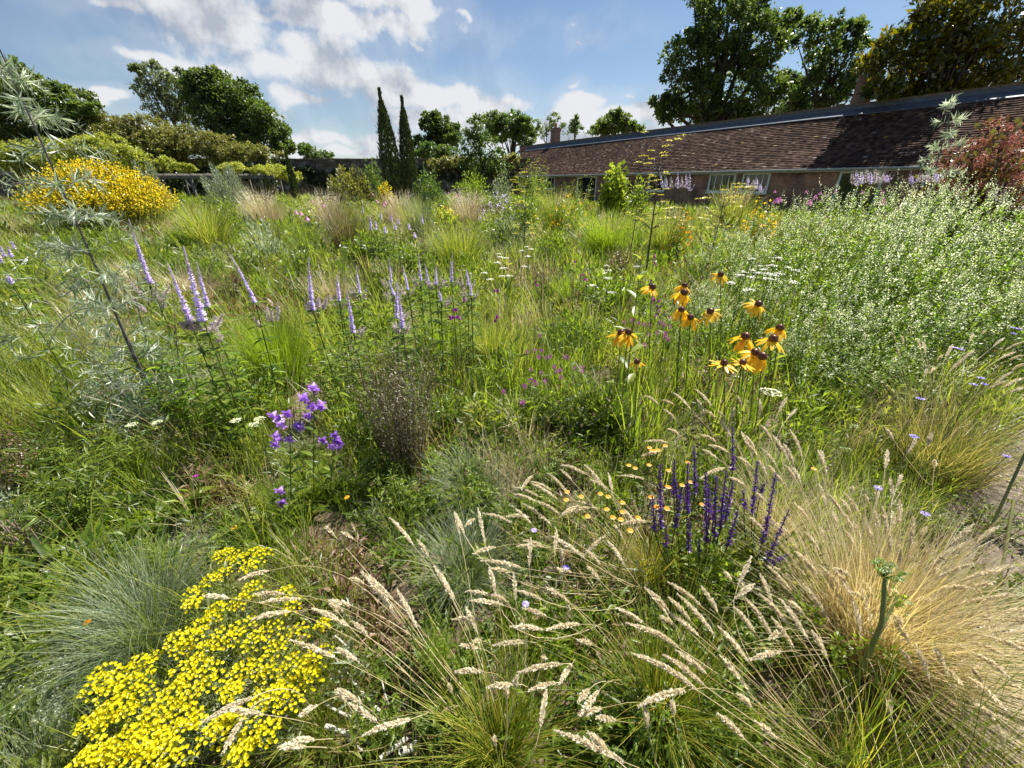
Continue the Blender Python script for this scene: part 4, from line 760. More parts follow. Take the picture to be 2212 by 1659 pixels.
many('bushy lime perennials at the far side', 'bushy lime green perennial at the far side of the meadow', 'perennial', 14, (350, 1700, 428, 470), 'bush', 'limegrass', 800, (.6, 1.1), (.4, .8), L=.12, W=.04, flowers=(40, 'fennel', .05, 'dots'))
many('leafy bushes in the middle ground', 'leafy green bush in the middle ground before the coneflowers', 'perennial', 9, (900, 1500, 760, 960), 'leafy', 'lush', 800, (.2, .36), (.14, .24), stems=40, L=.055, W=.014, r=.002, cloud=200)
many('low leafy herbs around the dark shrub', 'low leafy herb around the foot of the dark wiry shrub', 'herb', 12, (560, 1250, 960, 1150), 'leafy', 'lush', 500, (.14, .26), (.09, .17), stems=26, L=.045, W=.014, r=.0018, full=True)
many('low leafy herbs between the melic grasses', 'low leafy herb between the melic grasses in the foreground', 'herb', 13, (780, 1500, 1200, 1640), 'leafy', 'lush', 320, (.08, .17), (.06, .11), stems=18, L=.034, W=.012, r=.0016, full=True)
many('lance leaved stems below the lilac spires', 'lime green lance leaved stems below the near lilac spires', 'perennial', 7, (330, 580, 900, 1000), 'leafy', 'clover', 90, (.5, .75), (.16, .26), stems=5, L=.12, W=.024, full=True, up=.5)
many('brown herbs at the left edge', 'russet herb with thin stems near the left edge', 'herb', 5, (-20, 200, 960, 1080), 'leafy', 'brown', 360, (.25, .45), (.1, .18), stems=26, L=.03, W=.012, r=.0018)
# drifts of dry grass on the far side of the garden
for (u, v, Y, hw, lb) in ((560, 418, 16, 60, 'dry buff grass drift in front of the pergola'), (700, 425, 15, 60, 'dry buff grass drift below the wide olive bush'), (860, 424, 17, 60, 'dry grass drift around the foot of the small broom'), (1010, 420, 16, 60, 'pale dry grass drift right of the cypresses')):
    clump('grass_drift', lb, 'grass', u, v, Y, hw, 'grass', 'straw', 520, W=.016, curl=.4, plume=40, pr=.03, pl=.05, pk=20, pmat='plume')
# tall fennel with a dark stem
def tall_fennel(label, u, vb, vt, Y, sp, n, th=.02):
    o = xy(u, Y); top = D(u + 6, vt, Y); r = thing('fennel', label, 'fennel', o); st = MB(); um = MB()
    t = curve3(o, (o + top) / 2 + [.02, 0, 0], top, 10); tubes(st, t, np.linspace(th, th * .3, 10), 6, .4)
    for k in range(n):
        a = U(0, 6.283); i = rng.integers(4, 10); L = sp * rng.uniform(.4, 1.0); p1 = t[i] + [math.cos(a) * L, math.sin(a) * L * .8, L * rng.uniform(.3, .9)]
        tubes(st, curve3(t[i], t[i] + [math.cos(a) * L * .6, math.sin(a) * L * .5, L * .2], p1, 5), [.006, .005, .004, .003, .002], 3, .8); um = MB(); umbel(um, p1, sp * rng.uniform(.1, .17), 34, .012, .25); obj('umbel', um, M['fennel'], r, o)
    obj('stem', st, M['dstem'], r, o)
tall_fennel('tall dark stemmed fennel rising in front of the shed roof', 1420, 560, 335, 7.4, .42, 34)
tall_fennel('tall fennel stalk with yellow umbels right of the fine middle grass', 1130, 550, 405, 8.0, .36, 26, .014)
tall_fennel('fennel with tan umbels at the edge of the white clover mass', 1560, 560, 425, 7.0, .45, 26, .012)
tall_fennel('short fennel with yellow umbels left of the tall dark stemmed one', 1375, 560, 420, 8.4, .34, 20, .012)
# ================================================================== WHITE CLOVER MASS (right)
def clover(nr):
    r = thing('sweet_clover', 'tall white flowering sweet clover in the drift on the right', 'sweet clover', (0, 0, 0), 'white sweet clover plants on the right'); st = MB(); lf = MB(); fl = MB(); ns = 30
    a = U(0, 6.283, ns); q = .34 * rng.random(ns) ** .6; b = np.stack([np.cos(a) * q * .5, np.sin(a) * q * .5, 0 * a], -1); ln = rng.uniform(.1, .3, (ns, 1)); h = rng.uniform(.72, 1.08, ns)
    tip = b + np.stack([np.cos(a) * q * .8 + .16 + rng.normal(0, .05, ns), np.sin(a) * q * .8 + rng.normal(0, .06, ns), h], -1); mid = b + (tip - b) * [.25, .25, .6]; t = np.linspace(0, 1, 9)[None, :, None]
    p = (1 - t) ** 2 * b[:, None] + 2 * t * (1 - t) * mid[:, None] + t * t * tip[:, None]; tubes(st, p, np.linspace(.0032, .0012, 9)[None].repeat(ns, 0), 3)
    stemleaves(lf, p, 50, .052, .02, .1, .97, up=.5)
    n = ns * nr; i = np.repeat(np.arange(ns), nr); j = rng.integers(5, 9, n); bb = p[i, j]; a = U(0, 6.283, n); L = rng.uniform(.1, .26, n)
    tp = bb + np.stack([np.cos(a) * L * .35 + .02, np.sin(a) * L * .35, L * .95], -1); tt = np.linspace(0, 1, 5)[None, :, None]; rc = bb[:, None] * (1 - tt) + tp[:, None] * tt
    tubes(st, rc, .001, 3); plumes(fl, rc[:, 1:], .014, .016, 20, up=.35)
    stemleaves(lf, rc[:, :3], 6, .028, .011, 0, 1, up=.6)
    obj('stems', st, M['stem'], r); obj('leaves', lf, M['clover'], r); obj('flower_spikes', fl, M['cream'], r); return r
protos = [clover(q) for q in (4, 3, 1, 2)]; k = 0
for (u, v, Y) in ((1500, 640, 4.6), (1600, 560, 5.2), (1700, 540, 5.2), (1800, 520, 5.0), (1900, 480, 5.2), (2000, 470, 5.2), (2100, 470, 5.0), (2190, 500, 4.6), (1560, 690, 3.9), (1660, 640, 4.1), (1760, 610, 4.0), (1860, 580, 4.1), (1960, 560, 4.0), (2060, 560, 4.0), (2150, 560, 4.0),
                  (1700, 740, 3.3), (1790, 700, 3.3), (1880, 680, 3.2), (1980, 660, 3.2), (2080, 640, 3.3), (2180, 640, 3.3), (1760, 820, 2.8), (1850, 790, 2.8), (1950, 770, 2.75), (1640, 500, 6.6), (1760, 460, 6.6), (1880, 430, 6.6), (2000, 440, 6.4), (2120, 450, 6.2), (1520, 540, 6.4), (1830, 440, 7.6), (1700, 460, 7.8), (1960, 425, 7.4), (2230, 440, 6.0), (1580, 480, 7.6), (2260, 560, 4.4), (2250, 680, 3.4)):
    o, zt = gx(u, v + (10 if Y > 5.5 else -14), Y); s = float(np.clip(zt * rng.uniform(.9, 1.18), .45, 1.62)); sc = (min(1.2, .55 + .5 * s), min(1.2, .55 + .5 * s), s * 1.02)
    if k < 4: t = protos[k]; t.location = tuple(map(float, o)); t.rotation_euler = (0, 0, rng.normal(.3, .7)); t.scale = sc
    else: dup(protos[(2 if rng.random() < .6 else 3) if Y < 3.0 else (0, 1, 3, 1)[k % 4]], o, rng.normal(.3, .7), sc)
    k += 1
# ================================================================== LILAC SPIRES
def spire(label, base_px, tip_px, z0, group=None, sides=(), fl=34, rad=.010, stem_to=None, name='culvers_root'):
    b = P(*base_px, z0); tip = D(*tip_px, b[1]); o = np.array([b[0] + rng.normal(0, .03), b[1] + rng.uniform(0, .06), 0])
    r = thing(name, label, 'flower', o, group); st = MB(); lf = MB()
    p = curve3(o, o * .35 + b * .65 - [0, 0, .0], b, 10); tubes(st, p, .004, 4, .3)
    ax = curve3(b, (b + tip) / 2 + (b - o) * .05, tip, 8); L = np.linalg.norm(tip - b); k = int(np.clip(fl * L / rad * .35, 60, 420))
    for i in range(2, 10):                      # whorls of lance leaves
        c = p[i]; a = np.arange(5) * 1.2566 + U(0, 6); leaves(lf, np.repeat(c[None], 5, 0), np.stack([np.cos(a), np.sin(a), .25 + 0 * a], -1), (0, 0, 1), .125 - .005 * i, .024, None, 0, .35, .2)
    fs = MB(); rad = rad * 1.25
    q = ax[None]; t = rng.random(k) ** 1.1; i = np.minimum((t * 6.99).astype(int), 6); f = (t * 6.99 - i)[:, None]; c = ax[i] * (1 - f) + ax[i + 1] * f; d = rdir(k); axd = nrmz(tip - b); d = nrmz(d - (d @ axd)[:, None] * axd + axd * .35)
    rr = rad * (1.1 - .95 * t); diamonds(fs, c, d, axd + rng.normal(0, .4, (k, 3)), rr * 1.5, rr * .8, None, np.where(t > .62, 1, 0)); tubes(fs, ax, np.linspace(rad * .45, rad * .15, 8), 4, .5)
    obj('flower_spike', fs, [M['lilac'], M['lilacgrey']], r, o)
    for (sb, stp) in sides:
        b2 = D(*sb, b[1] + rng.normal(0, .03)); t2 = D(*stp, b2[1] + rng.normal(0, .03)); mid = (b2 + t2) / 2 + [0, 0, -.18 * np.linalg.norm(t2 - b2)]; ax2 = curve3(b2, mid, t2, 7); fs = MB(); plumes(fs, ax2[None], rad * .75, rad * 1.05, 120, up=.4); tubes(fs, ax2, rad * .2, 3, .5)
        tubes(st, curve3(p[-1] * .9 + p[-2] * .1, (p[-1] + b2) / 2 - [0, 0, .01], b2, 4), .002, 3, .5); obj('side_spike', fs, M['lilacgrey'], r, o)
    obj('stem', st, M['stem'], r, o); obj('leaves', lf, M['lush'], r, o)
S4 = lambda *q: [(cx('4', a, b), cx('4', c, d)) for a, b, c, d in q]
spire('tallest lilac spire, on the left beside the silver sapling, with arching side spikes', cx('4', 948, 690), cx('4', 815, 280), 1.0, None, S4((955, 795, 810, 660), (965, 795, 985, 670), (990, 790, 1070, 700), (930, 870, 830, 770), (1035, 850, 1022, 740)), rad=.014)
spire('lilac spire leaning left in the left cluster of three', cx('4', 1205, 930), cx('4', 1060, 560), .95, None, S4((1215, 970, 1130, 930), (1240, 985, 1170, 900)), rad=.013)
spire('longest straight lilac spire in the left cluster of three', cx('4', 1285, 930), cx('4', 1160, 450), .95, None, S4((1290, 980, 1215, 910), (1310, 985, 1405, 880), (1385, 1060, 1372, 970), (1330, 980, 1360, 890)), rad=.015)
spire('shortest lilac spire at the right of the left cluster of three', cx('4', 1315, 840), cx('4', 1245, 550), .95, None, rad=.011)
spire('single curved lilac spire leaning left between the clusters', cx('4', 1615, 810), cx('4', 1450, 500), .92, None, S4((1690, 925, 1690, 830), (1750, 925, 1757, 800), (1650, 950, 1600, 900), (1720, 930, 1715, 850)), rad=.011)
spire('upright lilac spire with dark tip left of the middle cluster', cx('4', 1978, 860), cx('4', 1950, 520), .92, None, S4((1965, 880, 1925, 780), (2010, 850, 2015, 770), (2040, 850, 2065, 770)), rad=.012)
for q in ((2145, 800, 2130, 640), ):
    spire('thin lilac spire just right of the upright dark tipped one', cx('4', q[0], q[1]), cx('4', q[2], q[3]), .88, None, rad=.009)
for q in ((95, 800, 75, 630), (220, 750, 195, 580), (180, 1000, 140, 730), (420, 690, 405, 530), (440, 770, 400, 670), (455, 905, 458, 690), (490, 970, 465, 740), (525, 730, 490, 570), (605, 670, 590, 500), (655, 690, 630, 560), (702, 700, 702, 560), (800, 680, 806, 490), (905, 700, 892, 590), (925, 765, 912, 650), (735, 800, 715, 735)):
    spire('slim lilac spire in the middle cluster of the meadow', cx('5', q[0], q[1]), cx('5', q[2], q[3]), .85 if q[1] < 900 else .8, 'lilac spires in the middle of the meadow', rad=.0095 if q[1] < 900 else .0115,
          sides=[(cx('5', q[0] + s * 14, q[1] + 30), cx('5', q[0] + s * 45, q[1] - 40)) for s in ((-1, 1, -1.6) if rng.random() < .7 else (1, 1.6))])
for q in ((240, 245, 238, 185), (290, 350, 285, 240), (325, 350, 322, 290), (355, 285, 350, 230), (380, 370, 378, 320), (420, 290, 420, 240), (445, 350, 445, 305), (465, 310, 465, 280), (535, 350, 528, 305), (615, 310, 612, 245), (572, 400, 560, 365)):
    spire('small far lilac spire behind the leafy yellow green patch', cx('5', q[0], q[1]), cx('5', q[2], q[3]), .95, 'far lilac spires', rad=.016)
for q in ((30, 520, 5, 450), (75, 525, 52, 450), (92, 470, 75, 420), (12, 560, 0, 510), (76, 690, 60, 650)):
    spire('lilac spire at the left edge behind the silver sapling', cx('4', q[0], q[1]), cx('4', q[2], q[3]), 1.0, 'lilac spires at the left edge', rad=.012)
def farspires(label, grp, pts, Y):
    for (u0, v0, u1, v1) in pts:
        b = D(u0, v0, Y + U(-.3, .3)); t = D(u1, v1, b[1]); o = np.array([b[0], b[1], 0]); r = thing('culvers_root', label, 'flower', o, grp); m = MB(); tubes(m, np.array([o, b, t]), [.008, .006, .003], 4, .4); obj('stem', m, M['stem'], r, o)
        m = MB(); ax = curve3(b, (b + t) / 2, t, 6); plumes(m, ax[None], .022, .03, 110, up=.5)
        for s in (-1, 1): plumes(m, curve3(b, b + [s * .07, 0, 0.02], b + [s * .1, 0, .22], 5)[None], .014, .02, 50, up=.5)
        obj('flower_spike', m, M['lilacgrey' if rng.random() < .5 else 'lilac'], r, o)
T3 = lambda L_: [(*cx('3', a, b), *cx('3', c, d)) for a, b, c, d in L_]
farspires('pale lilac spire left of the shed window pair', 'lilac spires left of the windows', T3([(75, 1110, 62, 1030), (100, 1120, 95, 1050), (130, 1110, 125, 1045), (165, 1115, 165, 1020), (190, 1110, 188, 1040), (215, 1110, 215, 1030), (235, 1130, 235, 1015)]), 12)
farspires('lilac spire standing against the right window of the pair', 'lilac spires against the windows', T3([(580, 1110, 580, 1045), (615, 1120, 615, 1060), (630, 1120, 632, 1050), (655, 1140, 655, 1090)]), 11)
farspires('greyish pink spire in front of the wide shed door', 'spires before the wide door', T3([(1200, 1090, 1200, 1030), (1225, 1100, 1222, 1010), (1250, 1090, 1255, 1020), (1280, 1080, 1285, 1000), (1305, 1090, 1305, 1020), (1330, 1085, 1335, 1000), (1350, 1090, 1350, 1010), (1375, 1085, 1380, 1030), (1400, 1080, 1402, 1035)]), 8.6)
farspires('lilac spire before the right hand window by the smoke bush', 'spires by the smoke bush', T3([(1545, 1090, 1550, 1040), (1600, 1080, 1610, 1030), (1640, 1090, 1650, 1020), (1690, 1080, 1700, 1030)]), 8.2)
farspires('lone lilac spire under the smoke bush at the right', None, T3([(2040, 1185, 2050, 1105)]), 7.4)
# ================================================================== YELLOW CONEFLOWERS
def coneflower(label, head, ground, z, size=.052, tilt=(0, 0), droop=1.0, old=False, n=13):
    h = P(*head, z) if z else None; o = P(*ground, 0); o = np.array([h[0] * .35 + o[0] * .65, max(o[1], h[1] - .25) * .5 + h[1] * .5, 0])
    r = thing('coneflower', label, 'flower', o, None); st = MB(); mid = (o + h) / 2 + rng.normal(0, .02, 3); pth = curve3(o, mid, h, 9); tubes(st, pth, np.linspace(.0042, .003, 9), 5, .6); obj('stem', st, M['stem'], r, o)
    ax = nrmz(np.array([tilt[0], tilt[1], 1.0])); c = MB(); s = size
    lathe(c, h, ax, [(-.1 * s, .12 * s), (.05 * s, .36 * s), (.22 * s, .4 * s), (.42 * s, .34 * s), (.56 * s, .2 * s), (.6 * s, .01 * s)], 10, .4)
    nn = 110; d = rdir(nn); d = nrmz(d * [1, 1, .8] + ax * .55); diamonds(c, h + ax * .2 * s + d * [.33 * s, .33 * s, .33 * s], d, rdir(nn), .14 * s, .06 * s, rng.random(nn)); obj('cone', c, M['cone'], r, o)
    pt = MB(); a = np.arange(n) * 6.283 / n + rng.normal(0, .12, n); ex = nrmz(np.cross(ax, [0, 1, .01])); ey = np.cross(ax, ex); rad = np.outer(np.cos(a), ex) + np.outer(np.sin(a), ey)
    dd = nrmz(rad * 1.0 - ax * (.55 * droop + rng.normal(0, .2, n))[:, None]); L = s * 1.15 * rng.uniform(.75 if not old else .4, 1.1, n)
    leaves(pt, h + rad * .33 * s, dd, np.broadcast_to(ax, (n, 3)) + rad * .6, L, s * .34, None, 0, .35 * droop * rng.uniform(.3, 1.8, n), .12, prof=(.5, 1, 1, .45)); obj('petals', pt, M['yellow'], r, o)
    lf = MB(); b = pth[[0, 0, 1, 1, 2, 3]]; a = U(0, 6.283, 6); leaves(lf, b, np.stack([np.cos(a) * .5, np.sin(a) * .5, 1 + 0 * a], -1), np.stack([np.cos(a), np.sin(a), .3 + 0 * a], -1), rng.uniform(.14, .3, 6), .016, None, 0, .25, .2); obj('leaves', lf, M['lush'], r, o)
CFL = [((415, 300), (415, 800), 1.02, .05, 'highest yellow coneflower, alone at the right of the upper row'), ((10, 375), (20, 1000), 1.0, .05, 'leftmost coneflower of the upper row beside the purple bells'), ((198, 410), (170, 1000), .98, .055, 'front coneflower of the upper overlapping pair'), ((200, 366), (180, 980), 1.0, .045, 'rear coneflower of the upper overlapping pair'),
       ((185, 510), (165, 1020), .94, .045, 'coneflower nodding sideways below the overlapping pair'), ((240, 555), (200, 1040), .92, .045, 'small drooping coneflower right of the nodding one'), ((358, 520), (370, 1040), .93, .048, 'dark coned coneflower between the drooping one and the highest one'), ((635, 475), (540, 900), .94, .05, 'coneflower highest in the right hand cluster, against the clover'),
       ((763, 618), (660, 1060), .88, .05, 'rightmost coneflower with spread petals'), ((560, 672), (500, 1040), .86, .056, 'big drooping coneflower left in the lower cluster'), ((722, 685), (640, 1060), .85, .055, 'drooping coneflower just below the rightmost one'), ((610, 762), (560, 1060), .82, .05, 'coneflower half hidden behind the lowest large one'),
       ((655, 788), (590, 1080), .81, .055, 'lowest large coneflower facing the viewer'), ((435, 825), (430, 1060), .8, .042, 'small flat coneflower at the left of the lower cluster'), ((545, 822), (500, 1060), .8, .04, 'flat coneflower seen edge on in the lower cluster')]
for hd, gr, z, s, lb in CFL:
    flat = 'flat' in lb; coneflower(lb, cx('6', *hd), cx('6', *gr), z, s * 1.08, (rng.normal(0, .22), rng.normal(-.28, .18) if not flat else -.05), rng.uniform(.6, 1.3) if not flat else .15, n=int(rng.integers(11, 16)))
for hd, gr, z, s, lb, old in (((1870, 1010), (1800, 1330), .86, .056, 'left coneflower of the pair over the purple betony', 0), ((1915, 1002), (1860, 1330), .88, .05, 'right coneflower of the pair over the purple betony', 0), ((1970, 1187), (1950, 1560), .78, .04, 'withered coneflower with few petals on a yellow stem', 1)):
    coneflower(lb, cx('5', *hd), cx('5', *gr), z, s, (rng.normal(0, .1), -.25), .9, bool(old), 12 if not old else 6)
# broad leaved tall plant by the coneflowers
def broad_plant(label, base, top, n, L, W, mat='lush', name='perennial', t0=.1):
    o = np.asarray(base, float); r = thing(name, label, 'perennial', o); st = MB(); p = curve3(o, (o + top) / 2, top, 10); tubes(st, p, np.linspace(.006, .003, 10), 5, .6); obj('stem', st, M['stem'], r, o)
    lf = MB(); i = np.linspace(t0 * 9, 9, n).astype(int); a = np.arange(n) * 2.4; leaves(lf, p[i], np.stack([np.cos(a), np.sin(a), .55 + .4 * i / 9], -1), (0, 0, 1), L * (1.1 - .6 * i / 9) * rng.uniform(.85, 1.15, n), W * (1.1 - .5 * i / 9), None, 0, .3, .18, prof=(.2, .95, .8, .03)); obj('leaves', lf, M[mat], r, o)
b = P(1345, 900, 0); broad_plant('broad pale leaved tall plant left of the upper coneflowers', b, D(1385, 560, b[1] + .05), 18, .17, .06, 'lime')
# ================================================================== SMALL FLOWERS
def umbel_flower(name, label, group, px, z, r, mat, smat='stem', n=70, size=.005):
    c = P(*px, z); o = np.array([c[0] + rng.normal(0, .03), c[1] + rng.normal(0, .03), 0]); t = thing(name, label, 'flower', o, group)
    m = MB(); tubes(m, curve3(o, (o + c) / 2 + rng.normal(0, .015, 3), c, 6), .0022, 3, .5); e_ = c + rdir(7, .2) * [r * .7, r * .7, .01]
    tubes(m, np.stack([np.repeat((c - [0, 0, r * .5])[None], 7, 0), e_], 1), .0012, 3); obj('stem', m, M[smat], t, o); m = MB(); umbel(m, c, r, n, size, .25); obj('flower_head', m, M[mat], t, o)
for q in ((1100, 500), (1145, 525), (1090, 555), (1275, 455), (1285, 515), (1245, 480), (1260, 580), (1130, 590), (1120, 640), (1160, 640), (1045, 660), (1010, 620), (1105, 520), (1300, 470)):
    umbel_flower('yarrow_flower', 'flat white umbel by the rusty perennial in the centre', 'white umbels in the centre', cx('5', *q), .62, rng.uniform(.03, .055), 'white', n=60, size=.007)
for q in ((1780, 575), (1790, 605), (1790, 655), (1690, 700), (1815, 745), (1975, 580)):
    umbel_flower('yarrow_flower', 'flat white umbel beside the green bush left of the coneflowers', 'white umbels by the green bush', cx('5', *q), .6, .045, 'white', n=60, size=.006)
for q in ((530, 300), (560, 280), (610, 270), (640, 285), (675, 265), (700, 290), (735, 300), (765, 290), (600, 310), (720, 240), (650, 245), (760, 195), (600, 200), (820, 255), (860, 270), (480, 345), (850, 340), (590, 385), (700, 320)):
    umbel_flower('yarrow_flower', 'white umbel in the bright patch on the edge of the sweet clover', 'white umbels at the clover edge', cx('6', *q), .95, rng.uniform(.022, .04), 'white', n=40, size=.006)
for q in ((830, 155), (990, 140), (1490, 130), (1640, 120), (1010, 125), (1610, 155)):
    umbel_flower('yarrow_flower', 'cream yarrow head above the lance leaved plants on the left', 'cream yarrow heads on the left', cx('F', *q), .5, .026, 'cream', n=90, size=.0035)
umbel_flower('carrot_umbel', 'single wide pale green umbel below the yellow coneflowers', None, cx('6', 715, 990), .62, .05, 'cream', n=200, size=.0035)
for q in ((1215, 1085), (1210, 1190), (1160, 1330), (550, 1110)):
    umbel_flower('carrot_umbel', 'small green carrot umbel in the shade below the sweet clover', 'green carrot umbels', cx('6', *q), .45, .022, 'lime', n=60, size=.0035)
for q in ((1955, 905), (1912, 943), (1980, 943), (1597, 1027), (1563, 1250), (2150, 608), (2185, 615), (2148, 642), (1800, 725), (1840, 735)):
    umbel_flower('verbena_flower', 'rounded lavender blue head on a wiry stem above the right grasses', 'lavender heads above the right grasses', cx('6', *q), .62, .014, 'verb', n=70, size=.0032)
for q in ((1632, 525), (1348, 372), (2110, 185)):
    umbel_flower('verbena_flower', 'lavender blue head low over the gravel path', 'lavender heads over the path', cx('B', *q), .4, .013, 'verb', n=70, size=.003)
def small_head(name, label, group, px, z, mat, kind, s, smat='stem'):
    c = P(*px, z); o = np.array([c[0] + rng.normal(0, .02), c[1] + rng.normal(0, .02), 0]); t = thing(name, label, 'flower', o, group); m = MB(); tubes(m, curve3(o, (o + c) / 2 + rng.normal(0, .012, 3), c, 5), .0016, 3, .4); obj('stem', m, M[smat], t, o); m = MB()
    if kind == 'head': k = 60; d = rdir(k); diamonds(m, c + d * [s * .5, s * .5, s * .75], nrmz(d + [0, 0, .5]), rdir(k), s * .45, s * .28)
    elif kind == 'daisy':
        k = 12; a = np.arange(k) * 6.283 / k; d = np.stack([np.cos(a), np.sin(a), .05 + 0 * a], -1); leaves(m, c + d * s * .2, d, (0, -.4, 1), s * .85, s * .36, None, 0, .15, .1, prof=(.5, 1, .9, .4)); lathe(m, c, (0, 0, 1), [(0, s * .3), (s * .12, s * .26), (s * .2, .001)], 7)
    elif kind == 'bell':
        for j in range(3): p = c + rng.normal(0, s * .5, 3) - [0, 0, j * s * .6]; lathe(m, p, (rng.normal(0, .3), rng.normal(0, .3), -1), [(0, s * .1), (s * .3, s * .3), (s * .8, s * .38), (s * 1.1, s * .5)], 7, rng.random())
    elif kind == 'drooping':
        k = 11; a = np.arange(k) * 6.283 / k; d = np.stack([np.cos(a), np.sin(a), -1.0 + 0 * a], -1); leaves(m, c + d * [s * .2, s * .2, 0], d, np.stack([np.cos(a), np.sin(a), 1 + 0 * a], -1), s, s * .3, None, 0, .2, .1, prof=(.5, 1, .9, .4)); lathe(m, c, (0, 0, 1), [(-.1 * s, s * .25), (s * .15, s * .3), (s * .35, .002)], 7)
    obj('flower_head', m, M[mat], t, o)
for q in ((1360, 1015), (1275, 1120), (1325, 1110), (1370, 1110), (1350, 1150), (1395, 1155), (1420, 1150), (1515, 1150), (1535, 1155), (1300, 1230), (1365, 1250), (1450, 1215), (1465, 1245), (1490, 1235), (1490, 1280), (1575, 1225), (1625, 1220), (1628, 1245), (1300, 1300), (1330, 1315), (1390, 1305), (1260, 1335), (1130, 1370), (1250, 1440)):
    small_head('betony_flower', 'small purple betony head below the bright centre bush', 'purple betony below the centre bush', cx('5', *q), .42, 'magenta', 'head', rng.uniform(.014, .02))
for q in ((1890, 930), (1940, 920), (1985, 940), (2020, 945), (2050, 950), (2090, 890), (2120, 930), (2150, 1000), (2050, 1010), (2100, 1000), (2140, 950), (2180, 960), (2185, 900), (2020, 1075), (2170, 1040), (2110, 860), (2150, 1020)):
    small_head('betony_flower', 'small purple betony head among the coneflower stems', 'purple betony among the coneflowers', cx('5', *q), .6, 'magenta', 'head', .016)
for q in ((815, 825), (805, 875), (842, 872), (880, 765), (1080, 880), (1335, 675), (1090, 715), (1620, 620), (1640, 645), (2085, 520), (2095, 555), (2070, 660), (2110, 795), (2078, 785), (1575, 540), (2080, 490)):
    small_head('wandflower', 'hanging magenta bells on an arching wand in the middle of the meadow', 'magenta bells', cx('5', *q), .8, 'magenta', 'bell', .02, 'dstem')
small_head('pink', 'single bright magenta pink bloom at the left over bare soil', None, cx('F', 1237, 478), .28, 'magenta', 'daisy', .012)
for q in ((2050, 300), (2150, 290), (2080, 320), (2105, 315), (1920, 412), (1960, 430), (2048, 410), (1880, 648), (1790, 610), (1740, 592), (1880, 708), (1530, 580), (1620, 610), (1780, 690), (1870, 755), (1980, 745), (2172, 550), (2060, 615), (2100, 680), (2162, 688), (1930, 825), (1820, 742), (1525, 630), (1660, 735)):
    small_head('orange_daisy', 'small orange yellow daisy around the violet salvia', 'orange daisies by the violet salvia', cx('A', *q), .42, 'orange', 'daisy', .0115)
for q in ((90, 120), (45, 150), (10, 150), (225, 222), (190, 355), (105, 365), (100, 492), (40, 482), (240, 337), (110, 268), (10, 425), (310, 470), (970, 258)):
    small_head('orange_daisy', 'small orange yellow daisy around the violet salvia', 'orange daisies by the violet salvia', cx('B', *q), .42, 'orange', 'daisy', .0115)
for k_, q in (('A', (140, 612)), ('F', (2190, 615)), ('E', (550, 455)), ('F', (1480, 803))):
    small_head('orange_daisy', 'lone orange daisy low among the left foreground plants', 'lone orange daisies at the left', cx(k_, *q), .2, 'orange', 'daisy', .0115)
for k_, q in (('A', (1320, 822)), ('C', (1525, 108)), ('C', (1268, 340))):
    small_head('chicory_flower', 'pale blue daisy flower among the cream grass heads', 'pale blue daisies', cx(k_, *q), .33, 'verb', 'daisy', .012)
for q in ((10, 140), (290, 70), (300, 120), (330, 165), (380, 170), (395, 85), (365, 120), (555, 90), (525, 110), (780, 110), (825, 108), (830, 130), (845, 120), (300, 95), (370, 185)):
    small_head('pink_coneflower', 'far pink coneflower around the foot of the cypresses', 'far pink coneflowers by the cypresses', cx('5', *q), 1.05, 'pink', 'drooping', .07)
for q in ((1900, 238), (1975, 162), (2065, 140), (2030, 160), (1870, 232), (1940, 270), (2045, 190)):
    small_head('pink_coneflower', 'pink coneflower next to the yellow leaved young shrub', 'pink coneflowers by the young shrub', cx('4', *q), 1.05, 'pink', 'drooping', .06)
for q in ((740, 1130), (770, 1175), (800, 1112), (822, 1105), (858, 1098), (980, 1160), (945, 1190), (1040, 1110), (1262, 1132), (1380, 1130), (1385, 1185), (1430, 1108), (1100, 1130), (875, 1110), (750, 1180), (925, 1130), (1010, 1140)):
    small_head('pink_coneflower', 'pink coneflower in front of the brick wall between windows and door', 'pink coneflowers by the brick wall', cx('3', *q), 1.35, 'pink', 'drooping', .07)
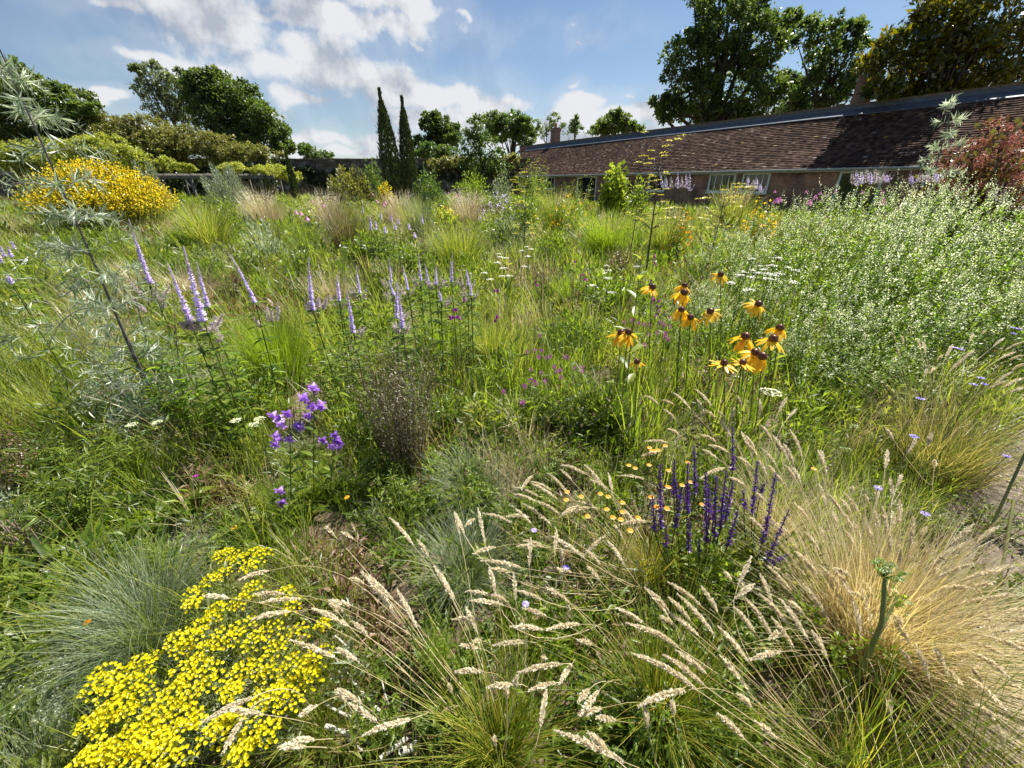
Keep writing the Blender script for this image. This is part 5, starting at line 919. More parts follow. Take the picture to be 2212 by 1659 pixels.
# ================================================================== VIOLET SALVIA
def salvia():
    o = P(1500, 1300, 0); seg = ((65, 600, 60, 240), (140, 410, 145, 210), (150, 600, 188, 380), (220, 520, 225, 230), (266, 400, 262, 130), (230, 740, 230, 560), (335, 690, 330, 290), (350, 570, 345, 360), (383, 665, 390, 310), (415, 610, 450, 280), (445, 560, 490, 340), (460, 715, 520, 510), (25, 620, 15, 420), (95, 700, 95, 600), (290, 750, 290, 690), (490, 270, 490, 20), (225, 450, 222, 350), (160, 430, 150, 330), (375, 560, 360, 480))
    seg2 = ((605, 520, 635, 220), (655, 395, 688, 340), (680, 640, 745, 290), (695, 795, 820, 510), (557, 490, 555, 390), (735, 815, 812, 768), (660, 700, 700, 560))
    for nm, sg, base, lb in (('salvia', seg, (1512, 1290), 'violet salvia clump with many upright dark spikes'), ('salvia', seg2, (1655, 1275), 'smaller violet salvia leaning into the golden grass')):
        o = P(*base, 0); r = thing(nm, lb, 'salvia', o); st = MB(); lf = MB()
        for q in sg:
            z = .34 + (700 - q[1]) * .00036; b = P(*cx('B', q[0], q[1]), z); L = math.hypot(q[2] - q[0], q[3] - q[1]); t = b + nrmz(D(*cx('B', q[2], q[3]), b[1] + .02) - b) * np.linalg.norm(D(*cx('B', q[2], q[3]), b[1] + .02) - b)
            root = o * .75 + b * [.25, .25, 0] + rng.normal(0, .03, 3) * [1, 1, 0]; pth = curve3(root, root * .3 + b * [.7, .7, .5], b, 8); tubes(st, np.concatenate([pth, curve3(b, (b + t) / 2, t, 5)[1:]]), .0022, 4, .3); stemleaves(lf, pth[None, 1:], 13, .05, .014, full=True, up=.6)
            ax = curve3(b, (b + t) / 2, t, 9); Ls = np.linalg.norm(t - b); m = MB()
            for w_ in np.linspace(0, 1, max(5, int(Ls / .014))):           # whorls of florets
                i = min(int(w_ * 7.99), 7); f = w_ * 7.99 - i; c = ax[i] * (1 - f) + ax[i + 1] * f; k = 10; d = rdir(k, .25); rr = .0082 * (1.1 - .7 * w_) + .0018; diamonds(m, c + d * .002, d, rdir(k), rr * 1.35, rr * .75)
            obj('flower_spike', m, M['violet'], r, o)
        leafcloud(lf, o, .17, .30, 460, .045, .013, full=True); obj('leaves', lf, M['lush' if sg is seg else 'herb'], r, o); obj('stems', st, M['dstem'], r, o)
salvia()
# ================================================================== PENSTEMONS
def penstemon(label, fl, base, z0, zscale=.0011, top=None):
    o = P(*base, 0); Y = o[1]; r = thing('penstemon', label, 'penstemon', o); us = [cx(*f) for f in fl]; v0 = min(u[1] for u in us); ut = [u for u in us if u[1] == v0][0]; tp = D(*ut, Y); st = MB(); lf = MB(); p = curve3(o, o * .6 + tp * .4, tp, 10); tubes(st, p, np.linspace(.004, .002, 10), 4, .6)
    a = np.arange(12) * 2.2; i = np.array([1, 1, 2, 2, 3, 3, 4, 4, 5, 5, 6, 6]); leaves(lf, p[i], np.stack([np.cos(a), np.sin(a), .6 + 0 * a], -1), (0, 0, 1), .075 * rng.uniform(.8, 1.2, 12), .026, None, 0, .35, .2)
    for (u, v) in us:
        c = D(u, v, Y + rng.normal(0, .015)); t = np.clip((c[2]) / tp[2], 0, 1); j = min(9, int(t * 9)); d = nrmz(np.array([c[0] - p[j][0], -.35 + rng.normal(0, .3), -.1])); s = .031; m = MB()
        tubes(st, np.stack([p[j], c]), .0014, 3, .5); lathe(m, c, d, [(0, .12 * s), (.25 * s, .22 * s), (.6 * s, .36 * s), (.95 * s, .42 * s)], 9, rng.random())
        a = np.arange(5) * 1.2566 + .3; ex = nrmz(np.cross(d, [0, .2, 1])); ey = np.cross(d, ex); rad = np.outer(np.cos(a), ex) + np.outer(np.sin(a), ey); leaves(m, c + d * .93 * s + rad * .38 * s, nrmz(rad + d * .35), d, .5 * s, .5 * s, None, 0, .3, .1, prof=(.7, 1, .95, .4)); obj('flower', m, M['pensV'], r, o)
    obj('stem', st, M['stem'], r, o); obj('leaves', lf, M['lush'], r, o)
penstemon('tallest violet penstemon stem, upright beside the dark shrub', [('4', 1985, 1310), ('4', 2000, 1330), ('4', 1935, 1375), ('4', 1940, 1395), ('4', 2010, 1420), ('4', 2030, 1440), ('4', 1985, 1435), ('4', 1950, 1475), ('4', 1960, 1500)], cx('F', 1980, 620), .8)
penstemon('violet penstemon stem left of the tallest one, widest flower head', [('F', 1745, 70), ('F', 1760, 95), ('F', 1830, 65), ('F', 1795, 130), ('F', 1850, 160), ('F', 1870, 170), ('F', 1755, 195), ('F', 1740, 255), ('F', 1755, 260), ('F', 1840, 225)], cx('F', 1840, 700), .75)
penstemon('short violet penstemon at the right, close to the dark shrub', [('F', 2125, 195), ('F', 2055, 232), ('F', 2135, 235), ('F', 2150, 245), ('F', 2120, 288), ('F', 2110, 270)], cx('F', 2080, 600), .6)
penstemon('lowest penstemon stem with two small pale flowers', [('F', 1785, 545), ('F', 1800, 615), ('F', 1795, 630)], cx('F', 1830, 820), .4)
# ================================================================== FOREGROUND LEAFY PLANTS
def rosette(label, base, R, n, L, W, mat='lush', up=.7, droop=.5, name='perennial', ruffle=.18, ts=(0, .25, .5, .75, 1), prof=(.3, .75, 1, .75, .05)):
    o = P(*base, 0); a = U(0, 6.283, n); q = R * .35 * rng.random(n); b = o + np.stack([np.cos(a) * q, np.sin(a) * q, 0 * a], -1); m = MB()
    leaves(m, b, np.stack([np.cos(a), np.sin(a), up * rng.uniform(.4, 2.0, n)], -1), np.stack([np.cos(a) * -.4, np.sin(a) * -.4, 1 + 0 * a], -1), L * rng.uniform(.6, 1.15, n), W * rng.uniform(.7, 1.2, n), None, 0, droop * rng.uniform(.4, 1.4, n), ruffle, prof, ts)
    return tag(obj(name, m, M[mat], None, o), label, 'perennial')
rosette('broad crinkled leaf rosette at the foot of the penstemons', (585, 1120), .3, 30, .24, .07, 'lush', .6, .6)
rosette('large pale leaf rosette left of the penstemon rosette', (365, 1110), .28, 26, .24, .065, 'lush', .9, .7)
rosette('second broad leaf rosette right under the tallest penstemon', (680, 1080), .2, 18, .2, .06, 'lush', .9, .5)
for (u, v, n, lb) in ((120, 1050, 60, 'lance leaved plant at the left, nearest the dark olive tussock'), (215, 1080, 70, 'lance leaved plant at the left, left of the large pale rosette'), (290, 1030, 50, 'lance leaved plant at the left, under the cream yarrow heads'), (170, 1150, 70, 'lance leaved plant at the left, above the blue grass tussock')):
    o = P(u, v, 0); r = thing('perennial', lb, 'perennial', o); st = MB(); lf = MB(); p = stemset(st, o, .19, .36, 20, .003); stemleaves(lf, p, 12, .1, .014, .05, 1, full=True, up=.7, droop=.4); obj('stems', st, M['stem'], r, o); obj('leaves', lf, M['lush'], r, o)
for (u, v, lb) in ((20, 1290, 'strap leaved plant at the left edge, upper one'), (80, 1390, 'strap leaved plant at the left edge, lower one'), (150, 1260, 'strap leaved plant left of the blue grass tussock')):
    rosette(lb, (u, v), .2, 46, .24, .024, 'lush', 1.3, .5, ts=(0, .3, .6, .85, 1), prof=(.4, .9, 1, .6, .05), ruffle=.1)
for (u, v, n, lb) in ((1370, 1560, 60, 'bright leafy green herb at the bottom right of the centre'), (1480, 1640, 60, 'bright leafy green herb at the bottom edge'), (1560, 1580, 50, 'bright leafy green herb under the golden stalks'), (1430, 1390, 40, 'leafy green herb below the violet salvia'), (1600, 1420, 40, 'leafy green herb beneath the smaller salvia'), (1290, 1640, 40, 'low leafy green herb left along the bottom edge')):
    o = P(u, v, 0); r = thing('herb', lb, 'herb', o); st = MB(); lf = MB(); p = stemset(st, o, .14, .24, 22, .0022); stemleaves(lf, p, 15, .038, .016, .1, 1, full=True, up=.5, droop=.35); obj('stems', st, M['stem'], r, o); obj('leaves', lf, M['lush'], r, o)
for (u, v, H, R, lb) in ((945, 1470, .34, .09, 'feathery green dill like plant in the centre foreground'), (1735, 1640, .22, .15, 'feathery bright green plant at the bottom right'), (2080, 1330, .26, .12, 'feathery green weed growing on the gravel path'), (2120, 1440, .2, .14, 'low feathery weed on the path near the right edge'), (350, 1250, .2, .1, 'small grey feathery tuft behind the yellow spurge')):
    o = P(u, v, 0); r = thing('feathery_plant', lb, 'herb', o); st = MB(); lf = MB(); p = stemset(st, o, R, H, 16, .0025); stemleaves(lf, p, 90, .028, .0022, .1, 1, up=.5, taper=.1); obj('stem', st, M['stem'], r, o); obj('leaves', lf, M['limegrass'], r, o)
for (u, v, n, lb) in ((1900, 1110, 46, 'green weedy patch beside the path under the lavender heads'), (2010, 1150, 46, 'green weedy patch on the path, right of the golden grass'), (2150, 1160, 46, 'green weed with lance leaves at the right edge of the path'), (1960, 1030, 46, 'low weed below the wispy right hand grasses'), (2160, 1300, 40, 'leafy weed at the right edge of the gravel')):
    o = P(u, v, 0); r = thing('weed', lb, 'weed', o); st = MB(); lf = MB(); p = stemset(st, o, .2, .2, 22, .0022); stemleaves(lf, p, 13, .05, .011, .1, 1, full=True, up=.5); obj('stems', st, M['brown'], r, o); obj('leaves', lf, M['lush'], r, o)
# blue and grey fine grass tussocks
def tussock(label, base, H, n, mat, W=.0016, curl=1.0, spread=1.2, name='fine_grass_tussock', R=.07):
    o = P(*base, 0); m = MB(); grass(m, o, R, H, n, W, spread, curl, 6, upright=.1, Lv=.35); tag(obj(name, m, M[mat], None, o), label, 'grass tussock')
tussock('large blue green fine grass tussock behind the yellow spurge', (345, 1375), .36, 1150, 'blue', .0027, .9, 1.3, R=.10)
tussock('smaller blue grass tussock against the left side of the yellow spurge', (330, 1440), .22, 420, 'blue', .0025, 1.0, 1.3)
tussock('blue green fine grass tussock in the centre foreground, front one', (1008, 1262), .30, 900, 'blue', .0027, 1.0, 1.3, R=.08)
tussock('blue green fine grass tussock in the centre, right of the dark shrub', (1022, 1090), .30, 760, 'blue', .003, .9, 1.2, R=.08)
tussock('small bleached grey tussock left of the centre tussocks', (862, 1135), .17, 520, 'grey', .0018, 1.2, 1.4, R=.06)
tussock('dark blue grass tussock in the bottom left corner', (70, 1700), .22, 420, 'blue', .0026, .6, 1.0, R=.12)
def carpet(name, label, poly, n, mat, s, h):
    pg = np.array([P(u, v, 0)[:2] for u, v in poly]); lo, hi = pg.min(0), pg.max(0); q = rng.uniform(lo, hi, (n * 3, 2)); q = q[inside(q, pg)][:n]; q = np.c_[q, h * rng.random(len(q))]; m = MB(); k = len(q); diamonds(m, q, rdir(k, .3), rdir(k, .8), s * rng.uniform(.6, 1.3, k), s * .55 * rng.uniform(.6, 1.3, k)); tag(obj(name, m, M[mat]), label, 'ground cover', kind='stuff')
carpet('silver_carpet', 'mat of pale silver green leaves at the lower left', [(-60, 1440), (60, 1420), (160, 1405), (215, 1450), (190, 1520), (130, 1590), (-80, 1600)], 9000, 'silver', .014, .05)
carpet('silver_carpet', 'patch of pale silver leaves beside the cut stubble', [(-40, 1085), (60, 1075), (110, 1100), (60, 1130), (-40, 1130)], 4000, 'silver', .018, .06)
o = P(45, 1200, 0); m = MB(); n = 60; b = o + np.stack([U(-.2, .2, n), U(-.1, .1, n), np.zeros(n)], -1); tubes(m, np.stack([b, b + np.stack([rng.normal(0, .02, n), rng.normal(0, .02, n), rng.uniform(.08, .2, n)], -1)], 1), .0042, 5); tag(obj('cut_stubble', m, plant_mat('cut stalks', [(.2, .15, .1), (.4, .32, .24)], 0), None, o), 'clump of cut brown stalks at the left edge', 'stubble')
# fallen bleached stems
for i, (x0, y0, x1, y1, r_, lb) in enumerate(((0, 590, 400, 1075, .0055, 'long thin bleached stem lying from the spurge to the bottom'), (60, 540, 215, 720, .004, 'short thin bleached stem beside the yellow spurge'), (0, 975, 300, 1110, .005, 'bleached stem lying above the thickest one'), (0, 1112, 410, 1250, .009, 'thickest bleached stem lying at the bottom'), (345, 1320, 515, 1190, .008, 'short thick bleached branch crossing near the bottom'), (355, 800, 430, 1010, .0035, 'thin bleached twig in the yellowing grass'), (480, 1270, 580, 1230, .013, 'stubby bleached wood end by the crossing branch'), (130, 1180, 290, 1290, .005, 'bleached stem under the thickest one'))):
    a, b = cP('C', x0, y0, .10), cP('C', x1, y1, .03); m = MB(); tubes(m, curve3(a, (a + b) / 2 + rng.normal(0, .012, 3), b, 9), r_ * np.linspace(.75, 1.1, 9) * (1 + .08 * np.sin(np.arange(9) * 2.3)), 7); tag(obj('dead_stem', m, M['deadwood'], None, b), lb, 'dead stem')
# ================================================================== YELLOW SPURGE
def spurge():
    o = P(470, 1560, 0); r = thing('spurge', 'acid yellow spurge mound in the left foreground', 'spurge', o); lf = MB(); st = MB()
    pts = [(1400, 30), (1500, 60), (1620, 20), (1660, 30), (1400, 150), (1330, 190), (1560, 110), (1220, 270), (1220, 340), (1360, 380), (1330, 440), (1540, 330), (1600, 240), (1800, 270), (1860, 350), (1560, 470), (1700, 500), (1240, 490), (1200, 560), (1090, 570), (1400, 540), (1460, 560), (1600, 580), (1740, 620), (2040, 480), (1890, 520), (1930, 760), (1990, 690), (2030, 660), (1150, 620), (1260, 640), (1330, 620), (950, 690), (880, 720), (650, 780), (740, 790), (600, 850), (820, 850), (900, 820), (700, 880), (1150, 760), (1250, 740), (1320, 760), (1160, 830), (1330, 840), (1540, 750), (1640, 740), (1700, 790), (1460, 870), (1480, 900), (1800, 880), (1740, 930), (1830, 960), (1640, 960), (760, 960), (900, 930), (820, 1020), (640, 1040), (560, 1100), (640, 1110), (700, 1000), (1080, 920), (1140, 980), (1200, 920), (980, 1020), (900, 1100), (1000, 1120), (1180, 1050), (1240, 1080), (1140, 1130), (1380, 1110), (1480, 1070), (1330, 1190), (1600, 1130), (1680, 1150), (1540, 1230), (1520, 1290), (1480, 1340), (1040, 1200), (960, 1230), (1060, 1280), (780, 1200), (850, 1230), (700, 1260), (600, 1260), (560, 1310), (650, 1310), (750, 1330), (860, 1340), (500, 1370), (1120, 1340), (940, 1290), (1900, 800), (1980, 820), (1850, 720), (1450, 30)]
    hs = []
    for (x, y) in pts:
        z = .27 + rng.normal(0, .012) - .10 * max(0, (abs(x - 1150) - 450) / 700); c = cP('E', x + rng.normal(0, 8), y, z); hs.append(c); m = MB(); k = int(rng.integers(20, 29)); a = np.arange(k) * 2.4 + rng.normal(0, .2, k); q = .033 * np.sqrt((np.arange(k) + .5) / k) * rng.uniform(.85, 1.25)
        fc = c + np.stack([np.cos(a) * q, np.sin(a) * q, .012 * (1 - (q / .029) ** 2) + rng.normal(0, .003, k)], -1); ax = nrmz(np.stack([np.cos(a) * q * 12, np.sin(a) * q * 12, 1 + 0 * a], -1) + rng.normal(0, .3, (k, 3)))
        ex = nrmz(np.cross(ax, [.2, 1, .1])); ey = np.cross(ax, ex)
        for s in (0, 1, 2):                      # each floret a little cup of round bracts
            th = s * 2.094 + a; d = nrmz(ex * np.cos(th)[:, None] + ey * np.sin(th)[:, None] + ax * .5); leaves(m, fc - ax * .002, d, ax, .0078 * rng.uniform(.75, 1.15, k), .0095, None, 0, -.45, .25, prof=(.5, 1, .95, .3))
        diamonds(m, fc + ax * .0015 - ex * .0012, ex, ax, .0024, .0024, .5, 1); obj('flower_cluster', m, [M['acid'], M['orange']], r, o)
        b = o * .7 + c * [.3, .3, 0] + rng.normal(0, .02, 3) * [1, 1, 0]; p = curve3(b, b * [.4, .4, .4] + c * [.6, .6, .55], c, 7); tubes(st, p, .0022, 4, .5); stemleaves(lf, p[None], 34, .021, .0045, .2, .97, up=.35, taper=.2)
    for _ in range(26):                          # leafy stems without flowers at the right foot of the mound
        c = cP('E', U(1500, 1950), U(800, 1360), .14); b = o * .5 + c * [.5, .5, 0]; p = curve3(b, (b + c) / 2, c, 6); tubes(st, p, .002, 4, .5); stemleaves(lf, p[None], 40, .02, .0045, .1, 1, up=.35, taper=.1)
    obj('leaves', lf, M['blue'], r, o); obj('stems', st, M['stem'], r, o)
spurge()
# ================================================================== CREAM MELIC GRASSES
def melic(label, base, segs, zb, zt, blades, mat, L, W=.0016, spread=1.2, curl=1.0, rad=.0052, R=.05, extra=0, exr=(0, 6.283), exth=(.3, .9), exL=(.45, .6), smat=None, dense=1.0):
    """tuft with arching stalks, each ending in a woolly seed head; segs are head (foot, tip) pairs"""
    o = P(*base, 0); r = thing('melic_grass', label, 'grass', o); m = MB(); grass(m, o, R, L, blades, W, spread, curl, 6, upright=.08, Lv=.4); obj('blades', m, M[mat], r, o); st = MB(); heads = []
    for (k, x0, y0, x1, y1) in segs:
        zf = zb + rng.normal(0, .025); f = cP(k, x0, y0, zf); t = cP(k, x1, y1, zf + zt * rng.uniform(.5, 1.3)); heads.append((f, t))
    for _ in range(extra):
        a = U(*exr); th = U(*exth); Lh = U(*exL); f = o + np.array([math.cos(a) * math.sin(th), math.sin(a) * math.sin(th), math.cos(th)]) * Lh; t = f + nrmz(np.array([math.cos(a) * math.sin(th + .5), math.sin(a) * math.sin(th + .5), math.cos(th + .5)])) * U(.07, .11); heads.append((f, t))
    for (f, t) in heads:
        ln = np.linalg.norm(t - f)
        if ln > .19: t = f + (t - f) * (.19 / ln); ln = .19
        b = o + rng.normal(0, R * .5, 3) * [1, 1, 0]; d = nrmz(t - f); ctrl = f - d * np.linalg.norm(f - b) * .38; ctrl[2] = max(ctrl[2], .05)
        tubes(st, curve3(b, ctrl, f, 9), np.linspace(.0015, .0009, 9), 3, U(.3, 1))
        mid = (f + t) / 2 + [0, 0, .12 * ln]; ax = curve3(f, mid, t, 8); h = MB(); kk = int(dense * np.clip(ln * 3600, 110, 620)); plumes(h, ax[None], rad * rng.uniform(.6, 1.15), .0072 * rng.uniform(.85, 1.15), kk, up=.9); plumes(h, ax[None], rad * .9, .0125, kk // 3, up=1.3); tubes(h, ax, .0012, 3, .5); obj('seed_head', h, M['plume'], r, o)
    obj('stalks', st, M['gold'], r, o); return r
A_ = lambda *q: [('A', *s) for s in q]; B_ = lambda *q: [('B', *s) for s in q]; C_ = lambda *q: [('C', *s) for s in q]; D_ = lambda *q: [('D', *s) for s in q]; E_ = lambda *q: [('E', *s) for s in q]; S6 = lambda *q: [('6', *s) for s in q]
melic('cream headed melic grass at the bottom centre with yellowing blades', (1080, 1640), C_((440, 400, 230, 140), (580, 490, 455, 250), (250, 215, 155, 180), (820, 310, 690, 105), (160, 350, 25, 320), (130, 410, 30, 320), (270, 540, 170, 450), (960, 520, 890, 360), (1060, 290, 890, 260), (1150, 330, 1060, 280), (1130, 350, 915, 320), (1070, 230, 1035, 115), (1000, 440, 800, 440), (990, 575, 945, 580), (1290, 580, 1065, 605), (970, 620, 850, 605), (1000, 770, 820, 770), (1500, 720, 1220, 775), (1190, 850, 1020, 870), (1150, 950, 1145, 870), (1080, 1240, 1070, 1185), (1560, 720, 1480, 850), (1460, 840, 1285, 890), (1360, 1120, 1400, 880), (1200, 880, 1215, 790), (800, 900, 780, 850)) +
      E_((1700, 130, 1510, 190), (1900, 310, 1640, 335), (1800, 280, 1600, 280), (1830, 390, 1590, 440), (1450, 305, 1285, 290), (2110, 680, 1830, 570), (2200, 480, 1970, 370), (2140, 400, 2080, 320)) + A_((560, 920, 410, 745), (655, 990, 585, 885), (430, 1264, 230, 1085), (250, 1165, 160, 1125), (180, 880, 105, 835), (60, 860, 0, 800), (850, 850, 820, 710), (810, 1264, 690, 1050)),
      .33, .035, 620, 'yelgreen', .38, .003, 1.15, .6)
melic('cream headed melic grass in the left foreground beside the spurge', (700, 1600), E_((1660, 1040, 1430, 1010), (1540, 1060, 1410, 1280), (1600, 930, 1280, 1090), (2010, 980, 1890, 1050), (1930, 1245, 1760, 1245), (1990, 1200, 1840, 1210), (2190, 960, 2130, 880)) + C_((540, 1070, 240, 1170), (230, 970, 80, 880), (330, 1090, 150, 970), (200, 700, 70, 620)), .33, .02, 260, 'yelgreen', .3, .0017)
melic('cream headed melic grass behind the violet salvia, heads fanning left', (1400, 1260), A_((1650, 470, 1500, 410), (1600, 440, 1490, 415), (1560, 510, 1490, 440), (1540, 600, 1415, 465), (1430, 570, 1300, 515), (1350, 610, 1190, 550), (1330, 640, 1195, 595), (1470, 630, 1310, 530), (1310, 480, 1240, 570), (1480, 720, 1325, 635), (1440, 800, 1250, 655), (1300, 780, 1205, 690), (1290, 740, 1145, 735), (1600, 670, 1480, 740), (1670, 680, 1510, 720), (1720, 690, 1590, 640), (1775, 570, 1640, 410), (1780, 560, 1680, 505), (1815, 590, 1790, 460), (2020, 500, 1850, 480), (2170, 270, 2020, 262), (2100, 335, 2000, 355), (1175, 775, 995, 715), (880, 850, 820, 710), (1010, 905, 965, 680), (950, 750, 885, 800), (1080, 930, 935, 975), (1240, 1060, 985, 1015), (1170, 1090, 1050, 1065), (1385, 930, 1210, 925), (1370, 915, 1255, 890), (1290, 1050, 1300, 870), (1450, 980, 1465, 820), (1640, 1000, 1430, 860), (1560, 940, 1470, 890), (1740, 1040, 1650, 950), (1650, 970, 1770, 860), (1890, 1040, 1785, 890), (2040, 770, 1860, 790), (1980, 830, 1890, 690), (1880, 870, 1830, 790), (1740, 1145, 1655, 1050), (1560, 1090, 1390, 1070), (1500, 1030, 1495, 940), (1205, 1264, 1190, 1090), (1080, 1230, 1040, 1060), (1370, 1264, 1215, 1205)), .33, .03, 480, 'yelgreen', .34, .0025)
melic('pale melic grass fan between the salvia and the coneflowers', (1655, 1190), B_((480, 70, 400, -40), (390, 100, 300, 60), (460, 160, 345, 120), (400, 200, 310, 145), (440, 255, 270, 330), (590, 150, 540, 40), (620, 140, 560, 60), (600, 250, 520, 190), (640, 190, 575, 110), (720, 90, 655, 0), (820, 210, 725, 60), (850, 230, 790, 110), (900, 190, 830, 30), (750, 250, 665, 140), (860, 320, 800, 240), (890, 340, 845, 250), (690, 300, 645, 210), (740, 290, 700, 240), (790, 350, 740, 290), (1045, 290, 995, 150), (1030, 220, 1010, 150), (690, 460, 620, 400), (670, 620, 590, 545), (560, 360, 470, 310)) +
      S6((370, 1080, 240, 945), (240, 1090, 125, 985), (50, 1060, -30, 1010), (140, 1060, 60, 1035), (150, 1150, 80, 1090), (320, 1130, 280, 1030), (540, 1075, 520, 1010), (650, 1130, 650, 1030), (760, 1110, 810, 1020), (810, 1150, 865, 1090), (470, 1170, 500, 1080), (170, 1240, 105, 1205), (450, 1170, 410, 1100), (390, 1150, 330, 1095)), .5, .04, 480, 'gold', .45, .0022, .9, .6, dense=.9)
melic('golden melic grass with splayed straw stalks at the right', (1870, 1400), D_((850, 260, 665, 70), (980, 150, 860, 10), (1130, 220, 1000, 90), (1160, 350, 1010, 120), (1190, 240, 1080, 110), (1230, 350, 1110, 150), (1270, 330, 1220, 170), (1310, 450, 1240, 200), (1250, 520, 1200, 300), (1060, 420, 905, 200), (1330, 300, 1260, 180), (1390, 540, 1270, 480), (1550, 690, 1490, 590), (1650, 760, 1570, 560), (1755, 735, 1675, 560), (1540, 560, 1430, 400), (1380, 470, 1420, 370), (1500, 460, 1440, 380), (1960, 260, 1860, 165), (2000, 480, 1970, 270), (1970, 790, 1905, 695), (2040, 1010, 1920, 910), (2090, 1160, 2060, 1040), (1670, 300, 1580, 290)) + B_((1005, 750, 915, 630), (1050, 690, 1010, 610), (1215, 720, 1150, 620), (1110, 610, 1080, 510), (1250, 550, 1150, 400), (1200, 540, 1125, 430), (1040, 470, 1000, 350), (1430, 440, 1420, 310), (1460, 370, 1490, 290), (1340, 440, 1345, 360), (990, 880, 870, 750), (1190, 410, 1200, 360), (1290, 460, 1270, 410), (1800, 740, 1900, 690), (1940, 680, 2065, 600), (1600, 650, 1640, 605)),
      .30, .035, 2500, 'gold', .5, .0036, 1.65, .4, R=.14, dense=1.15, extra=50, exth=(.15, 1.0), exL=(.36, .52))
melic('cream headed melic grass at the bottom right with fanned green gold stalks', (1850, 1690), D_((300, 330, 105, 190), (380, 500, 160, 260), (110, 360, -10, 235), (290, 510, 110, 370), (240, 420, 110, 280), (170, 580, -20, 460), (335, 735, 150, 590), (280, 830, 0, 645), (320, 800, 80, 620), (215, 830, -30, 900), (580, 660, 400, 450), (580, 830, 415, 625), (400, 370, 305, 215), (620, 490, 500, 340), (720, 500, 560, 280), (830, 460, 650, 260), (850, 580, 720, 400), (935, 530, 770, 290), (1040, 630, 960, 480), (720, 310, 650, 140), (910, 380, 820, 300), (480, 180, 440, 130), (520, 210, 600, 40), (800, 470, 700, 530), (780, 600, 590, 650), (600, 930, 520, 850), (560, 1120, 400, 970), (750, 1120, 620, 1010), (140, 980, 130, 890), (500, 290, 620, 200), (560, 290, 545, 190)) + C_((1890, 1340, 1450, 1140), (1800, 1290, 1660, 1150), (2040, 1130, 2020, 980), (1750, 1000, 1600, 1050)), .40, .035, 200, 'yelgreen', .46, .003, .8, .4, R=.07)
melic('cream headed melic grass right of the centre with olive stalks', (1420, 1560), C_((2170, 420, 2020, 235), (2212, 480, 2120, 420), (2010, 460, 1835, 365), (2212, 590, 1900, 460), (2212, 780, 1940, 655), (2200, 900, 1980, 990), (1840, 1080, 1715, 1060), (1730, 890, 1610, 1050), (1500, 300, 1400, 240), (1610, 470, 1400, 505), (1380, 505, 1170, 485), (1690, 600, 1600, 570), (1400, 420, 1250, 370), (1550, 340, 1480, 280), (1370, 700, 1390, 680), (1670, 880, 1600, 960)), .36, .035, 700, 'yelgreen', .42, .0027, 1.1, .6)
melic('windblown melic grass beside the path at the right edge', (2010, 1020), S6((1600, 740, 1580, 670), (1630, 760, 1610, 690), (1680, 850, 1640, 900), (1700, 800, 1730, 770), (1450, 680, 1430, 640), (1500, 700, 1480, 650), (1470, 780, 1460, 720), (1890, 690, 1930, 600), (1960, 650, 1990, 620), (2030, 720, 2120, 650), (2100, 740, 2212, 690), (2060, 800, 2190, 740), (2120, 800, 2212, 770), (2140, 860, 2212, 820), (2050, 930, 2140, 870), (2000, 970, 2120, 920), (2090, 960, 2212, 905), (2130, 990, 2212, 960), (1440, 1270, 1395, 1205), (1520, 1350, 1575, 1260), (1640, 1310, 1665, 1230), (1680, 1440, 1685, 1390), (1390, 1440, 1405, 1330), (1750, 780, 1800, 690), (1850, 800, 1920, 740), (1780, 860, 1850, 790), (1620, 900, 1640, 850), (1560, 640, 1540, 600)), .55, .05, 1300, 'mixgrass', .6, .0026, 1.5, .7, R=.2)
o = P(1960, 1440, 0); m = MB(); a = rng.normal(-.35, .7, 700); q = .18 * rng.random(700); b = o + np.stack([np.cos(a) * q, np.sin(a) * q, 0 * a + .005], -1)
ribbons(m, b, a, rng.uniform(.9, 1.45, 700), rng.uniform(-.1, .35, 700), rng.uniform(.2, .55, 700), .0022, 4); tag(obj('flattened_straw', m, M['straw'], None, o), 'pale straw stalks flattened over the gravel below the golden grass', 'dry grass')
# brown plantain heads
for (x, y) in ((980, 110), (910, 60), (1100, 70), (1160, 200), (920, 250), (1090, 300), (1110, 295), (1190, 310), (1215, 320), (1045, 370), (1410, 130), (1350, 180), (1340, 230), (1475, 10), (1250, 30), (1620, 160), (1560, 60), (1640, 350), (430, 490), (295, 530), (655, 490), (580, 560), (590, 470), (1155, 375), (890, 460), (1330, 435), (1010, 30), (1480, 110), (1700, 90), (1550, 210)):
    small_head('plantain_head', 'little brown plantain head over the low green sward', 'brown plantain heads', cx('A', x, y), .34, 'brown', 'head', .011)
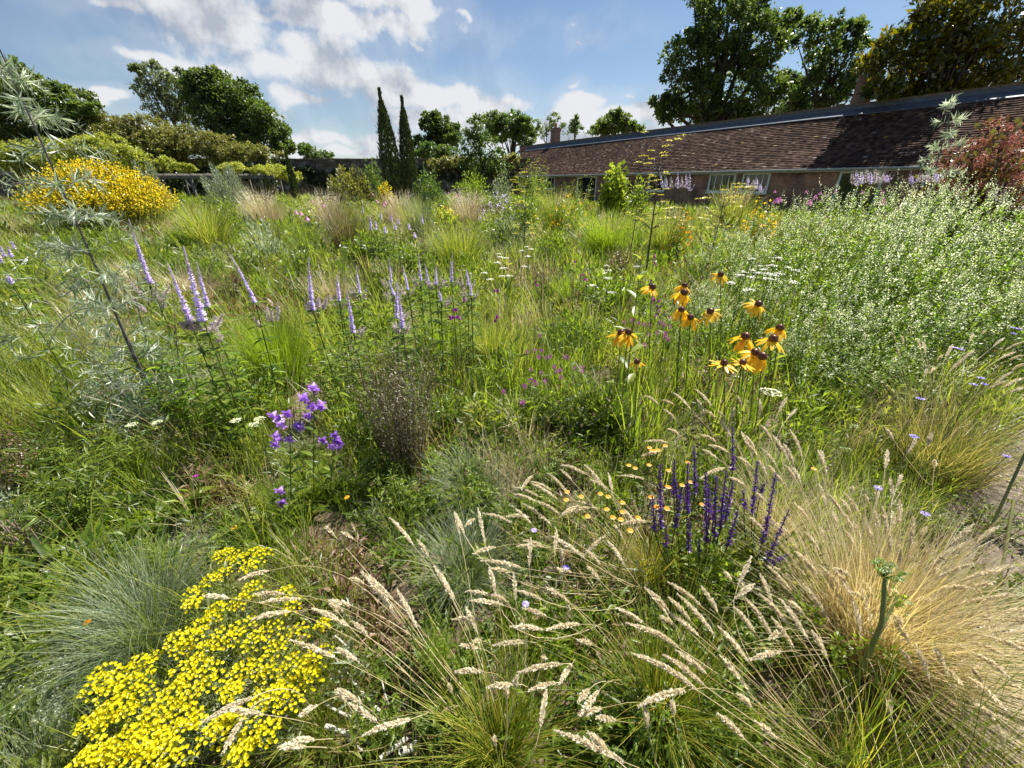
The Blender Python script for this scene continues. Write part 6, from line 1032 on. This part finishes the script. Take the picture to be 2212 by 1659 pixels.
# big green carrot like stem in the right foreground
def carrot():
    b = cP('D', 1120, 935, .05); o = np.array([b[0] - .03, b[1] - .02, 0]); r = thing('wild_carrot', 'thick bent green stem with a nest shaped umbel in front of the golden grass', 'wild carrot', o); st = MB(); pts = []
    for (x, y, z) in ((1120, 935, .05), (1215, 785, .20), (1270, 670, .29), (1330, 530, .37), (1370, 430, .43), (1382, 300, .49), (1390, 160, .55)): pts.append(cP('D', x, y, z))
    pts = np.array([o] + pts); tubes(st, pts, np.linspace(.0085, .0055, len(pts)), 8, .6); tubes(st, curve3(pts[4], pts[4] + [.03, .02, .03], cP('D', 1460, 280, .46), 6), np.linspace(.005, .003, 6), 6, .6); obj('stem', st, M['stem'], r, o)
    m = MB(); c = pts[-1]; n = 26; a = U(0, 6.283, n); q = np.sqrt(rng.random(n)) * .038; e_ = c + np.stack([np.cos(a) * q, np.sin(a) * q, .03 + .004 * rng.random(n)], -1); tubes(m, np.stack([np.repeat(c[None], n, 0), (c + e_) / 2 + np.stack([np.cos(a) * .012, np.sin(a) * .012, 0 * a], -1), e_], 1), .0011, 3, .4)
    for q in e_: umbel(m, q, .008, 16, .0026, .3)
    k = 22; a = U(0, 6.283, k); ribbons(m, np.repeat(c[None], k, 0), a, 1.2, .5, .055, .002, 4, .3); obj('umbel', m, M['clover'], r, o)
    lf = MB()
    for (cx_, cy, z) in ((1430, 300, .42), (1460, 290, .44), (1420, 620, .28), (1380, 700, .24), (1450, 680, .25), (1110, 560, .3), (1100, 700, .22), (1130, 640, .25), (1300, 560, .33), (1150, 810, .15), (940, 360, .3), (960, 420, .27)):
        c = cP('D', cx_, cy, z); d = rdir(26, .2); diamonds(lf, c + d * rng.random((26, 1)) * .035, d, rdir(26, .8), .024, .012)
    obj('leaves', lf, M['lush'], r, o)
carrot()
# taller green tendril stems at the right edge
for (pts, lb) in ((((2100, 1225, .0), (2150, 1120, .25), (2212, 985, .5), (2290, 870, .75)), 'thick dark green stalk leaning in from the right edge'), (((2145, 1330, 0), (2170, 1200, .2), (2190, 1080, .34)), 'thin green stalk beside the thick leaning one')):
    p = np.array([P(*q) for q in pts]); m = MB(); tubes(m, p, .006 if 'thick' in lb else .003, 6); tag(obj('stalk', m, M['stem'], None, p[0]), lb, 'stalk')
